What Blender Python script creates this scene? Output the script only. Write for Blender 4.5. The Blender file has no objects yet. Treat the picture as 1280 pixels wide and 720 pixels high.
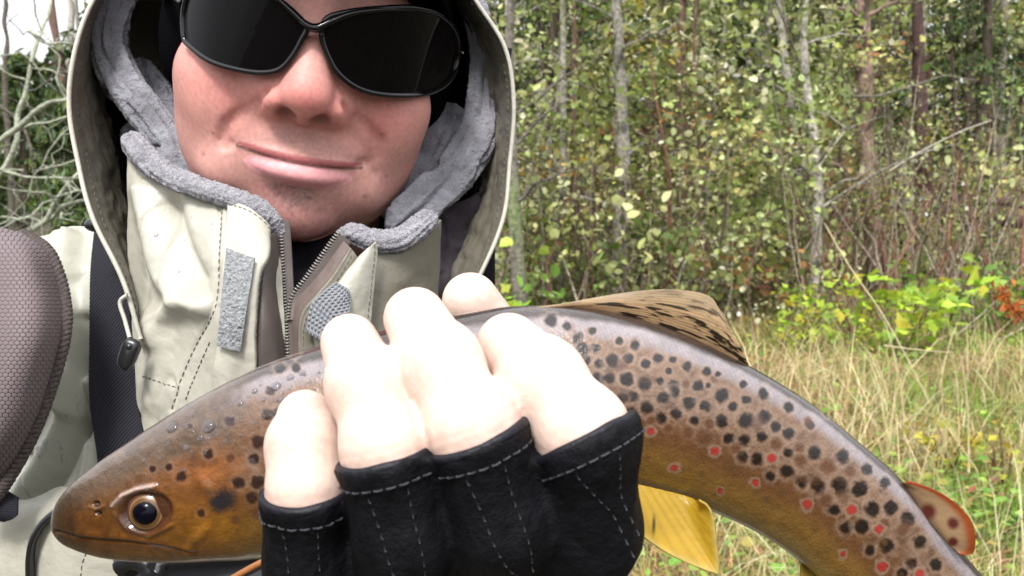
import bpy, math, random
import numpy as np
from mathutils import Vector
ONLY = ''
rng = np.random.default_rng(7); random.seed(7)
sc = bpy.context.scene
col = sc.collection
# ------------------------------------------------------------------ camera
F = 1000.0; PITCH = math.radians(6.0); CAM = np.array([0, 0, 1.5])
CF = np.array([0, math.cos(PITCH), -math.sin(PITCH)]); CU = np.array([0, math.sin(PITCH), math.cos(PITCH)]); CR = np.array([1., 0, 0])
cd = bpy.data.cameras.new('camera'); cam = bpy.data.objects.new('camera', cd); col.objects.link(cam)
cd.sensor_width = 36; cd.lens = 36 * F / 1280; cd.clip_start = 0.01; cd.clip_end = 500
cam.location = CAM; cam.rotation_euler = (math.pi / 2 - PITCH, 0, 0)
cd.dof.use_dof = True; cd.dof.focus_distance = 0.32; cd.dof.aperture_fstop = (cd.lens / 1000) / 0.0011
sc.camera = cam
# ------------------------------------------------------------------ sky, sun, exposure
w = bpy.data.worlds.new('World'); sc.world = w; w.use_nodes = True
nt = w.node_tree; bg = nt.nodes['Background']
sky = nt.nodes.new('ShaderNodeTexSky'); sky.sky_type = 'NISHITA'; sky.sun_disc = False
SUN_EL, SUN_AZ = math.radians(54), math.radians(192)      # azimuth from +Y, clockwise
sky.sun_elevation = SUN_EL; sky.sun_rotation = SUN_AZ
sky.dust_density = 4; sky.air_density = 1; sky.ozone_density = 1
hs = nt.nodes.new('ShaderNodeHueSaturation'); hs.inputs['Saturation'].default_value = 0.22   # cloud cover takes the blue out
nt.links.new(sky.outputs[0], hs.inputs['Color']); 
tcw = nt.nodes.new('ShaderNodeTexCoord'); sxyz = nt.nodes.new('ShaderNodeSeparateXYZ'); nt.links.new(tcw.outputs['Generated'], sxyz.inputs[0])
rmp = nt.nodes.new('ShaderNodeMapRange'); rmp.inputs['From Min'].default_value = 0; rmp.inputs['From Max'].default_value = 1; rmp.inputs['To Min'].default_value = 3.2; rmp.inputs['To Max'].default_value = 10.5   # overcast: brightest overhead
nt.links.new(sxyz.outputs[2], rmp.inputs['Value'])
cn = nt.nodes.new('ShaderNodeTexNoise'); cn.inputs['Scale'].default_value = 3.0; cn.inputs['Detail'].default_value = 5; nt.links.new(tcw.outputs['Generated'], cn.inputs['Vector'])
cm = nt.nodes.new('ShaderNodeMath'); cm.operation = 'MULTIPLY_ADD'; nt.links.new(cn.outputs[0], cm.inputs[0]); cm.inputs[1].default_value = .7; cm.inputs[2].default_value = .65
cmu = nt.nodes.new('ShaderNodeMath'); cmu.operation = 'MULTIPLY'; nt.links.new(cm.outputs[0], cmu.inputs[0]); nt.links.new(rmp.outputs[0], cmu.inputs[1])
tint = nt.nodes.new('ShaderNodeMix'); tint.data_type = 'RGBA'; tint.blend_type = 'MULTIPLY'; tint.inputs[0].default_value = 1; tint.inputs[6].default_value = (.96, .97, 1.0, 1); nt.links.new(cmu.outputs[0], tint.inputs[7])
addn = nt.nodes.new('ShaderNodeMix'); addn.data_type = 'RGBA'; addn.blend_type = 'ADD'; addn.inputs[0].default_value = 1; addn.clamp_result = False
sc5 = nt.nodes.new('ShaderNodeMix'); sc5.data_type = 'RGBA'; sc5.blend_type = 'MULTIPLY'; sc5.inputs[0].default_value = 1; sc5.inputs[7].default_value = (.45, .45, .45, 1); nt.links.new(hs.outputs[0], sc5.inputs[6])
nt.links.new(sc5.outputs[2], addn.inputs[6]); nt.links.new(tint.outputs[2], addn.inputs[7]); nt.links.new(addn.outputs[2], bg.inputs[0]); bg.inputs[1].default_value = 0.075
sd = bpy.data.lights.new('sun', 'SUN'); so = bpy.data.objects.new('sun', sd); col.objects.link(so)
sd.energy = 1.5; sd.angle = math.radians(14); sd.color = (1, .97, .93)
dirv = Vector((math.sin(SUN_AZ) * math.cos(SUN_EL), math.cos(SUN_AZ) * math.cos(SUN_EL), math.sin(SUN_EL)))
so.rotation_euler = dirv.to_track_quat('Z', 'Y').to_euler(); so.location = (0, 0, 20)
sc.view_settings.view_transform = 'Standard'; sc.view_settings.look = 'None'
sc.view_settings.exposure = 1.55; sc.view_settings.gamma = 1
sc.cycles.use_denoising = True; sc.cycles.max_bounces = 6; sc.cycles.transparent_max_bounces = 8

# ------------------------------------------------------------------ helpers
def V(px, py, d):
    """point seen at photo pixel px,py at depth d metres"""
    px, py, d = (np.asarray(a, float) for a in (px, py, d))
    x = (px - 640) / F * d; y = (360 - py) / F * d
    return CAM + x[..., None] * CR + d[..., None] * CF + y[..., None] * CU
def VP(pts):
    p = np.asarray(pts, float); return V(p[..., 0], p[..., 1], p[..., 2])
def toview(P):
    q = P - CAM; d = q @ CF; return 640 + F * (q @ CR) / d, 360 - F * (q @ CU) / d, d
def nz(v): return v / (np.linalg.norm(v, axis=-1, keepdims=True) + 1e-12)

def vnoise(P, s=1.0, seed=0):
    """smooth value noise in [-1,1], P (...,3) or (...,2)"""
    P = np.asarray(P, float) * s
    if P.shape[-1] == 2: P = np.concatenate([P, np.full(P.shape[:-1] + (1,), .37)], -1)
    i = np.floor(P).astype(np.int64); f = P - i; f = f * f * (3 - 2 * f)
    def h(a, b, c):
        n = (a * 73856093) ^ (b * 19349663) ^ (c * 83492791) ^ (seed * 2654435761 & 0xffffffff)
        n = (n ^ (n >> 13)) * 1274126177 & 0x7fffffff; n = (n ^ (n >> 16)) * 668265263 & 0x7fffffff
        return ((n ^ (n >> 15)) & 0xffff) / 32767.5 - 1
    r = 0
    for a in (0, 1):
        for b in (0, 1):
            for c in (0, 1):
                w_ = (f[..., 0] if a else 1 - f[..., 0]) * (f[..., 1] if b else 1 - f[..., 1]) * (f[..., 2] if c else 1 - f[..., 2])
                r = r + w_ * h(i[..., 0] + a, i[..., 1] + b, i[..., 2] + c)
    return r
def fbm(P, s=1.0, o=3, seed=0):
    r = 0; a = 1; t = 0
    for k in range(o): r = r + a * vnoise(P, s * 2 ** k, seed + k * 17); t += a; a *= .5
    return r / t
def sm(a, b, x):
    t = np.clip((x - a) / (b - a), 0, 1); return t * t * (3 - 2 * t)

def tag(o, label=None, cat=None, group=None, kind=None):
    for k, v in (('label', label), ('category', cat), ('group', group), ('kind', kind)):
        if v: o[k] = v
    return o
def empty(name, loc, *t, **k):
    o = bpy.data.objects.new(name, None); col.objects.link(o); o.location = loc; o.empty_display_size = .05
    return tag(o, *t, **k)
def add(name, me, parent=None):
    o = bpy.data.objects.new(name, me); col.objects.link(o)
    if parent is not None:
        o.parent = parent
        # keep world placement
        loc = Vector((0, 0, 0)); p = parent
        while p is not None: loc += p.location; p = p.parent
        o.location = -loc
    return o
def mesh(name, verts, faces, material, parent=None, colors=None, smooth=True, uv=None):
    """faces: (n,3|4) array or list of arrays; vertices in world metres; origin moved to the piece itself"""
    verts = np.asarray(verts, np.float64)
    me = bpy.data.meshes.new(name)
    fl = faces if isinstance(faces, list) else [faces]
    fl = [np.asarray(f, np.int32) for f in fl if len(f)]
    org = verts.mean(0)
    vv = (verts - org).astype(np.float32)
    me.vertices.add(len(vv)); me.vertices.foreach_set('co', vv.ravel())
    li = np.concatenate([f.ravel() for f in fl]); tot = np.concatenate([np.full(len(f), f.shape[1], np.int32) for f in fl])
    st = np.concatenate([[0], np.cumsum(tot)[:-1]]).astype(np.int32)
    me.loops.add(len(li)); me.loops.foreach_set('vertex_index', li)
    me.polygons.add(len(tot)); me.polygons.foreach_set('loop_start', st)
    me.polygons.foreach_set('use_smooth', np.full(len(tot), bool(smooth)))
    me.update(calc_edges=True); me.validate()
    if colors is not None:
        ca = me.color_attributes.new('Col', 'FLOAT_COLOR', 'POINT')
        c = np.ones((len(vv), 4), np.float32); c[:, :3] = np.broadcast_to(colors, (len(vv), 3)); ca.data.foreach_set('color', c.ravel())
    if uv is not None:
        u = me.attributes.new('suv', 'FLOAT_VECTOR', 'POINT'); q = np.zeros((len(vv), 3), np.float32); q[:, :uv.shape[1]] = uv; u.data.foreach_set('vector', q.ravel())
    if material is not None: me.materials.append(material)
    o = add(name, me, parent)
    o.location = Vector(org) + (o.location if parent is not None else Vector((0, 0, 0)))
    return o
def gridfaces(nu, nv, cu=False, cv=False):
    a = np.arange(nu if cu else nu - 1); b = np.arange(nv if cv else nv - 1)
    A, B = np.meshgrid(a, b, indexing='ij'); A1 = (A + 1) % nu; B1 = (B + 1) % nv
    return np.stack([A * nv + B, A1 * nv + B, A1 * nv + B1, A * nv + B1], -1).reshape(-1, 4)
def cr(P, n, closed=False):
    """Catmull-Rom resample along axis 0"""
    P = np.asarray(P, float); m = len(P)
    if closed: Q = np.concatenate([P[-1:], P, P[:2]]); t = np.linspace(0, m, n, endpoint=False)
    else: Q = np.concatenate([2 * P[:1] - P[1:2], P, 2 * P[-1:] - P[-2:-1]]); t = np.linspace(0, m - 1, n)
    i = np.minimum(t.astype(int), (m if closed else m - 1) - 1); f = (t - i).reshape((-1,) + (1,) * (P.ndim - 1))
    a, b, c, d = Q[i], Q[i + 1], Q[i + 2], Q[i + 3]
    return .5 * ((2 * b) + (c - a) * f + (2 * a - 5 * b + 4 * c - d) * f ** 2 + (3 * b - a - 3 * c + d) * f ** 3)
def normals(G):
    du = np.gradient(G, axis=0); dv = np.gradient(G, axis=1); n = nz(np.cross(du, dv))
    c = G - CAM; s = np.sign((n * c).sum(-1).mean()); return -n * (s if s else 1)     # towards the camera side
def surf(ctrl, nu, nv):
    G = VP(ctrl); return cr(np.swapaxes(cr(np.swapaxes(G, 0, 1), nv), 0, 1), nu)
def sheet(name, G, material, parent, thick=.0015, disp=None, colors=None, uvs=True):
    nu, nv = G.shape[:2]
    N0 = normals(G); B = G - N0 * thick
    if disp is not None: G = G + N0 * disp[..., None]; B = B + N0 * (disp * (thick < .006))[..., None]
    N = normals(G)
    # one closed skin: front, back, rim
    n = nu * nv; f = gridfaces(nu, nv); idx = np.arange(n).reshape(nu, nv)
    ring = np.concatenate([idx[0, :-1], idx[:-1, -1], idx[-1, :0:-1], idx[:0:-1, 0]])
    r2 = np.roll(ring, -1); side = np.stack([ring, r2, r2 + n, ring + n], -1)
    faces = np.concatenate([f, f[:, ::-1] + n, side])
    u = nv_uv = None
    if uvs:
        su = np.concatenate([[0], np.cumsum(np.linalg.norm(np.diff(G[:, nv // 2], axis=0), axis=-1))])
        sv = np.concatenate([[0], np.cumsum(np.linalg.norm(np.diff(G[nu // 2], axis=0), axis=-1))])
        U, W = np.meshgrid(su, sv, indexing='ij'); u = np.stack([U, W], -1).reshape(-1, 2); u = np.concatenate([u, u])
    c = None
    if colors is not None: c = np.concatenate([colors.reshape(-1, 3)] * 2)
    o = mesh(name, np.concatenate([G.reshape(-1, 3), B.reshape(-1, 3)]), faces, material, parent, c, True, u)
    o['_'] = 0; del o['_']
    return o, G, N
def frames(P):
    T = nz(np.gradient(P, axis=0)); up = np.array([0, 0, 1.]) if abs(T[0, 2]) < .9 else np.array([1., 0, 0])
    A = np.zeros_like(P); a = nz(np.cross(T[0], up))
    for i in range(len(P)):
        a = nz(a - T[i] * (a @ T[i])); A[i] = a
    return T, A, np.cross(T, A)
def tubegeo(P, r, k=8, flat=1.0):
    P = np.asarray(P, float); n = len(P); r = np.broadcast_to(r, n); T, A, B = frames(P)
    th = np.linspace(0, 2 * np.pi, k, endpoint=False)
    G = P[:, None] + r[:, None, None] * (np.cos(th)[None, :, None] * A[:, None] + flat * np.sin(th)[None, :, None] * B[:, None])
    vs = np.concatenate([G.reshape(-1, 3), P[:1] - T[:1] * r[0] * .4, P[-1:] + T[-1:] * r[-1] * .4])
    f = gridfaces(n, k, cv=True); c0 = n * k; c1 = c0 + 1; j = np.arange(k); j1 = (j + 1) % k
    t = np.concatenate([np.stack([np.full(k, c0), j1, j], -1), np.stack([np.full(k, c1), (n - 1) * k + j, (n - 1) * k + j1], -1)])
    return vs, f, t
class MB:
    def __init__(s): s.v = []; s.q = []; s.t = []; s.c = []; s.n = 0
    def put(s, v, q=None, t=None, c=None):
        v = np.asarray(v, float).reshape(-1, 3)
        s.v.append(v)
        if q is not None and len(q): s.q.append(np.asarray(q) + s.n)
        if t is not None and len(t): s.t.append(np.asarray(t) + s.n)
        s.c.append(np.broadcast_to(c if c is not None else (1, 1, 1), (len(v), 3))); s.n += len(v); return s
    def tube(s, P, r, k=8, c=None, flat=1.0):
        v, q, t = tubegeo(P, r, k, flat); return s.put(v, q, t, c)
    def build(s, name, m, parent=None, smooth=True):
        fl = []
        if s.q: fl.append(np.concatenate(s.q))
        if s.t: fl.append(np.concatenate(s.t))
        return mesh(name, np.concatenate(s.v), fl, m, parent, np.concatenate(s.c), smooth)
def ball(c, r, ax=None, nu=10, nv=14):
    """ellipsoid; r scalar or 3, ax 3x3 rows axes"""
    r = np.broadcast_to(r, 3); ax = np.eye(3) if ax is None else np.asarray(ax)
    th = np.linspace(0, np.pi, nu); ph = np.linspace(0, 2 * np.pi, nv, endpoint=False)
    T_, P_ = np.meshgrid(th, ph, indexing='ij')
    L = np.stack([r[0] * np.sin(T_) * np.cos(P_), r[1] * np.sin(T_) * np.sin(P_), r[2] * np.cos(T_)], -1)
    return (c + L @ ax).reshape(-1, 3), gridfaces(nu, nv, cv=True)
def stitches(name, P, N, material, parent, ln=.0022, gap=.0013, r=.00028, c=None):
    """dashes of thread lying along the polyline P, proud of the surface by N"""
    P = np.asarray(P); N = np.asarray(N); s = np.concatenate([[0], np.cumsum(np.linalg.norm(np.diff(P, axis=0), axis=-1))]); mb = MB()
    for a in np.arange(0, s[-1] - ln, ln + gap):
        q = np.array([[np.interp(t, s, P[:, k]) for k in range(3)] for t in (a, a + ln * .5, a + ln)])
        n = np.array([np.interp(a, s, N[:, k]) for k in range(3)])
        q = q + n * np.array([[-.3], [1.0], [-.3]]) * r * 1.2
        mb.tube(q, r, 5, c)
    if not mb.v: return None
    o = mb.build(name, material, parent); o['kind'] = 'stuff'; return o
# --- signed distance modelling: smooth shapes grown on a voxel grid
def s_ell(P, c, r):
    q = (P - np.asarray(c)) / np.asarray(r, float); k0 = np.linalg.norm(q, axis=-1); k1 = np.linalg.norm(q / np.asarray(r, float), axis=-1)
    return k0 * (k0 - 1) / (k1 + 1e-9)
def s_cap(P, a, b, ra, rb=None):
    rb = ra if rb is None else rb; a = np.asarray(a, float); b = np.asarray(b, float); ba = b - a
    t = np.clip(((P - a) @ ba) / (ba @ ba), 0, 1); return np.linalg.norm(P - a - t[..., None] * ba, axis=-1) - (ra + (rb - ra) * t)
def s_chain(P, pts, rs):
    d = None
    for i in range(len(pts) - 1):
        e = s_cap(P, pts[i], pts[i + 1], rs[i], rs[i + 1]); d = e if d is None else np.minimum(d, e)
    return d
def su(a, b, k):
    h = np.clip(.5 + .5 * (b - a) / k, 0, 1); return b + (a - b) * h - k * h * (1 - h)
def ss(a, b, k): return -su(-a, b, k)           # a minus b
def sdf_mesh(f, lo, hi, h, thr=3.2):
    lo = np.asarray(lo, float); n = (np.ceil((np.asarray(hi) - lo) / h / 4).astype(int) + 1) * 4
    # coarse pass picks the cells near the surface
    ax = [lo[k] + h * (np.arange(n[k] // 4) * 4 + 1.5) for k in range(3)]
    C = np.stack(np.meshgrid(*ax, indexing='ij'), -1); dc = f(C.reshape(-1, 3)).reshape(C.shape[:3])
    D = np.repeat(np.repeat(np.repeat(dc, 4, 0), 4, 1), 4, 2).astype(np.float32)
    idx = np.argwhere(np.abs(dc) < h * 4 * 1.9)
    off = np.stack(np.meshgrid(*[np.arange(4)] * 3, indexing='ij'), -1).reshape(-1, 3)
    I = (idx[:, None] * 4 + off[None]).reshape(-1, 3)
    for s in range(0, len(I), 400000):
        J = I[s:s + 400000]; D[J[:, 0], J[:, 1], J[:, 2]] = f(lo + J * h)
    S = D < 0; n = D.shape
    cell = np.zeros((n[0] - 1, n[1] - 1, n[2] - 1), np.int8)
    for a in (0, 1):
        for b in (0, 1):
            for c in (0, 1): cell += S[a:n[0] - 1 + a, b:n[1] - 1 + b, c:n[2] - 1 + c]
    A = np.argwhere((cell > 0) & (cell < 8)); vid = np.full(cell.shape, -1, np.int32); vid[A[:, 0], A[:, 1], A[:, 2]] = np.arange(len(A))
    acc = np.zeros((len(A), 3)); cnt = np.zeros(len(A))
    cs = [(a, b, c) for a in (0, 1) for b in (0, 1) for c in (0, 1)]
    for p in cs:
        for k in range(3):
            if p[k] == 0:
                q = list(p); q[k] = 1
                d0 = D[A[:, 0] + p[0], A[:, 1] + p[1], A[:, 2] + p[2]]; d1 = D[A[:, 0] + q[0], A[:, 1] + q[1], A[:, 2] + q[2]]
                m = (d0 < 0) != (d1 < 0); t = np.where(m, d0 / np.where(m, d0 - d1, 1), 0)
                e = np.array(p, float)[None] + t[:, None] * (np.array(q) - np.array(p))[None]
                acc += e * m[:, None]; cnt += m
    Vt = lo + (A + acc / cnt[:, None]) * h
    F_ = []
    for k in range(3):
        sl0 = [slice(1, -1)] * 3; sl1 = [slice(1, -1)] * 3; sl0[k] = slice(0, -1); sl1[k] = slice(1, None)
        a = S[tuple(sl0)]; b = S[tuple(sl1)]; E = np.argwhere(a != b); s = a[E[:, 0], E[:, 1], E[:, 2]]
        base = E + 1; base[:, k] -= 1; u_, v_ = [(1, 2), (2, 0), (0, 1)][k]
        q = []
        for du, dv in ((0, 0), (1, 0), (1, 1), (0, 1)):
            c = base.copy(); c[:, u_] -= 1 - du; c[:, v_] -= 1 - dv; q.append(vid[c[:, 0], c[:, 1], c[:, 2]])
        q = np.stack(q, -1); q[~s] = q[~s][:, ::-1]; F_.append(q)
    F_ = np.concatenate(F_); F_ = F_[(F_ >= 0).all(1)]
    return Vt, F_
def smooth_mesh(Vt, F_, it=2, lam=.5):
    e = np.concatenate([F_[:, [0, 1]], F_[:, [1, 2]], F_[:, [2, 3]], F_[:, [3, 0]]]); e = np.concatenate([e, e[:, ::-1]])
    for _ in range(it):
        s = np.stack([np.bincount(e[:, 0], Vt[e[:, 1], k], len(Vt)) for k in range(3)], -1); c = np.bincount(e[:, 0], minlength=len(Vt))[:, None]
        Vt = Vt + lam * (s / np.maximum(c, 1) - Vt)
    return Vt
def vnormals(Vt, F_):
    n = np.cross(Vt[F_[:, 2]] - Vt[F_[:, 0]], Vt[F_[:, 3]] - Vt[F_[:, 1]]); o = np.zeros_like(Vt)
    for k in range(4):
        for c in range(3): o[:, c] += np.bincount(F_[:, k], n[:, c], len(Vt))
    return nz(o)

# ------------------------------------------------------------------ materials
def mat(name, c=(.5, .5, .5), rough=.6, attr=False, mul=None, noise=None, bumps=(), coat=0, coat_rough=.1, sss=0, sss_r=(1, .3, .15), sheen=0, metal=0, spec=.5, transl=0, alpha=None):
    """noise=(scale,amount[,detail]); bumps: ('noise'|'wave'|'voronoi'|'weave', scale, height[, rot])"""
    m = bpy.data.materials.new(name); m.use_nodes = True; t = m.node_tree; N = t.nodes; L = t.links; b = N['Principled BSDF']
    tc = N.new('ShaderNodeTexCoord')
    if attr: a = N.new('ShaderNodeAttribute'); a.attribute_name = 'Col'; cs = a.outputs['Color']
    else: a = N.new('ShaderNodeRGB'); a.outputs[0].default_value = (*c, 1); cs = a.outputs[0]
    if noise:
        n = N.new('ShaderNodeTexNoise'); n.inputs['Scale'].default_value = noise[0]; n.inputs['Detail'].default_value = noise[2] if len(noise) > 2 else 4
        L.new(tc.outputs['Object'], n.inputs['Vector'])
        r = N.new('ShaderNodeMapRange'); r.inputs['From Min'].default_value = .3; r.inputs['From Max'].default_value = .7
        r.inputs['To Min'].default_value = 1 - noise[1]; r.inputs['To Max'].default_value = 1 + noise[1]; L.new(n.outputs[0], r.inputs['Value'])
        x = N.new('ShaderNodeMix'); x.data_type = 'RGBA'; x.blend_type = 'MULTIPLY'; x.inputs[0].default_value = 1
        L.new(cs, x.inputs[6]); L.new(r.outputs[0], x.inputs[7]); cs = x.outputs[2]
    L.new(cs, b.inputs['Base Color'])
    b.inputs['Roughness'].default_value = rough; b.inputs['Specular IOR Level'].default_value = spec
    b.inputs['Coat Weight'].default_value = coat; b.inputs['Coat Roughness'].default_value = coat_rough
    b.inputs['Metallic'].default_value = metal; b.inputs['Sheen Weight'].default_value = sheen
    if sss: b.inputs['Subsurface Weight'].default_value = sss; b.inputs['Subsurface Scale'].default_value = .006; b.inputs['Subsurface Radius'].default_value = sss_r
    prev = None
    for k in bumps:
        kind, s, h = k[:3]
        src = tc.outputs['Object']
        if kind in ('weave', 'twill'):
            at = N.new('ShaderNodeAttribute'); at.attribute_name = 'suv'; src = at.outputs['Vector']
        if kind == 'noise': n = N.new('ShaderNodeTexNoise'); n.inputs['Scale'].default_value = s; n.inputs['Detail'].default_value = 5; L.new(src, n.inputs['Vector']); out = n.outputs[0]
        elif kind == 'voronoi': n = N.new('ShaderNodeTexVoronoi'); n.inputs['Scale'].default_value = s; L.new(src, n.inputs['Vector']); out = n.outputs[0]
        elif kind == 'twill':
            mp = N.new('ShaderNodeMapping'); mp.inputs['Rotation'].default_value = (0, 0, k[3]); L.new(src, mp.inputs[0])
            n = N.new('ShaderNodeTexWave'); n.inputs['Scale'].default_value = s; L.new(mp.outputs[0], n.inputs['Vector']); out = n.outputs[1]
        else:
            outs = []
            for rz in (0, math.pi / 2):
                mp = N.new('ShaderNodeMapping'); mp.inputs['Rotation'].default_value = (0, 0, rz); L.new(src, mp.inputs[0])
                n = N.new('ShaderNodeTexWave'); n.inputs['Scale'].default_value = s; L.new(mp.outputs[0], n.inputs['Vector']); outs.append(n.outputs[1])
            mm = N.new('ShaderNodeMath'); mm.operation = 'MULTIPLY'; L.new(outs[0], mm.inputs[0]); L.new(outs[1], mm.inputs[1]); out = mm.outputs[0]
        bn = N.new('ShaderNodeBump'); bn.inputs['Strength'].default_value = 1; bn.inputs['Distance'].default_value = h; L.new(out, bn.inputs['Height'])
        if prev is not None: L.new(prev, bn.inputs['Normal'])
        prev = bn.outputs[0]
    if prev is not None: L.new(prev, b.inputs['Normal'])
    if transl:
        tr = N.new('ShaderNodeBsdfTranslucent'); L.new(cs, tr.inputs[0]); mx = N.new('ShaderNodeMixShader'); mx.inputs[0].default_value = transl
        L.new(b.outputs[0], mx.inputs[1]); L.new(tr.outputs[0], mx.inputs[2]); L.new(mx.outputs[0], N['Material Output'].inputs[0])
    return m
# ================================================================== PERSON
FAB = 'fabric'
M_skin = mat('skin', attr=True, rough=.5, sss=.15, noise=(420, .10, 6), bumps=(('noise', 700, .00012),), spec=.35)
M_shell = mat('rain_shell', attr=True, rough=.38, noise=(60, .05), bumps=(('noise', 1500, .00008), ('noise', 90, .0012)), spec=.4)
M_taupe = mat('taupe_tape', (.075, .058, .052), .55, noise=(80, .15), bumps=(('noise', 1200, .0002),))
M_fleece = mat('grey_fleece', (.21, .21, .24), .95, noise=(45, .45, 8), sheen=.25, bumps=(('noise', 160, .0035), ('noise', 900, .0014)))
M_fleece2 = mat('pale_fleece', (.33, .32, .36), .95, noise=(120, .22, 8), sheen=.3, bumps=(('noise', 300, .0030), ('noise', 1200, .0012)))
M_lining = mat('shade_dark_lining', (.016, .014, .018), .95, spec=.1, noise=(200, .2), bumps=(('weave', 260, .0004),))  # lining coloured near black to carry the shade deep in the hood
M_yoke = mat('yoke_lining', (.055, .047, .056), .9, spec=.15, noise=(200, .2), bumps=(('weave', 260, .0004),))
M_velcro = mat('grey_hook_tape', (.27, .28, .29), .9, noise=(500, .3), bumps=(('noise', 1600, .0012),))
M_velcro2 = mat('grey_loop_tape', (.2, .21, .23), .8, noise=(300, .1), bumps=(('weave', 130, .0009),))
M_thread = mat('dark_thread', (.10, .095, .085), .8)
M_metal = mat('zip_metal', (.45, .43, .4), .35, metal=.8)
M_black = mat('black_plastic', (.012, .012, .014), .28, bumps=(('noise', 200, .0002),))
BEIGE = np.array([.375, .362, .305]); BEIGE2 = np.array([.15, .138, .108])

HO = V(392., 58., .500)                                     # head origin: between the ears, eye height
r_, y_, p_ = math.radians(8), math.radians(-16), math.radians(9)
hx0, hy0, hz0 = CR, CU, -CF                                 # facing the camera
Rz = np.array([[math.cos(r_), -math.sin(r_), 0], [math.sin(r_), math.cos(r_), 0], [0, 0, 1]])     # clockwise in picture
Ry = np.array([[math.cos(y_), 0, math.sin(y_)], [0, 1, 0], [-math.sin(y_), 0, math.cos(y_)]])
Rx = np.array([[1, 0, 0], [0, math.cos(p_), math.sin(p_)], [0, -math.sin(p_), math.cos(p_)]])
HM = Rx @ Ry @ Rz @ np.stack([hx0, hy0, hz0])               # rows: head x, y, z axes in world
def H(L): return HO + (np.asarray(L, float) * .01) @ HM     # head-local cm -> world
def Hinv(P): return ((P - HO) @ HM.T) * 100
def Hray(px, py, zf):
    """head-local cm where the sight line of a pixel meets z = zf(x, y)"""
    px = np.asarray(px, float); d = np.full(px.shape, .47)
    for _ in range(12):
        L = Hinv(V(px, py, d)); e = L[..., 2] - zf(L[..., 0], L[..., 1]); d = d + e * .01 * .97
    return Hinv(V(px, py, d))

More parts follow.
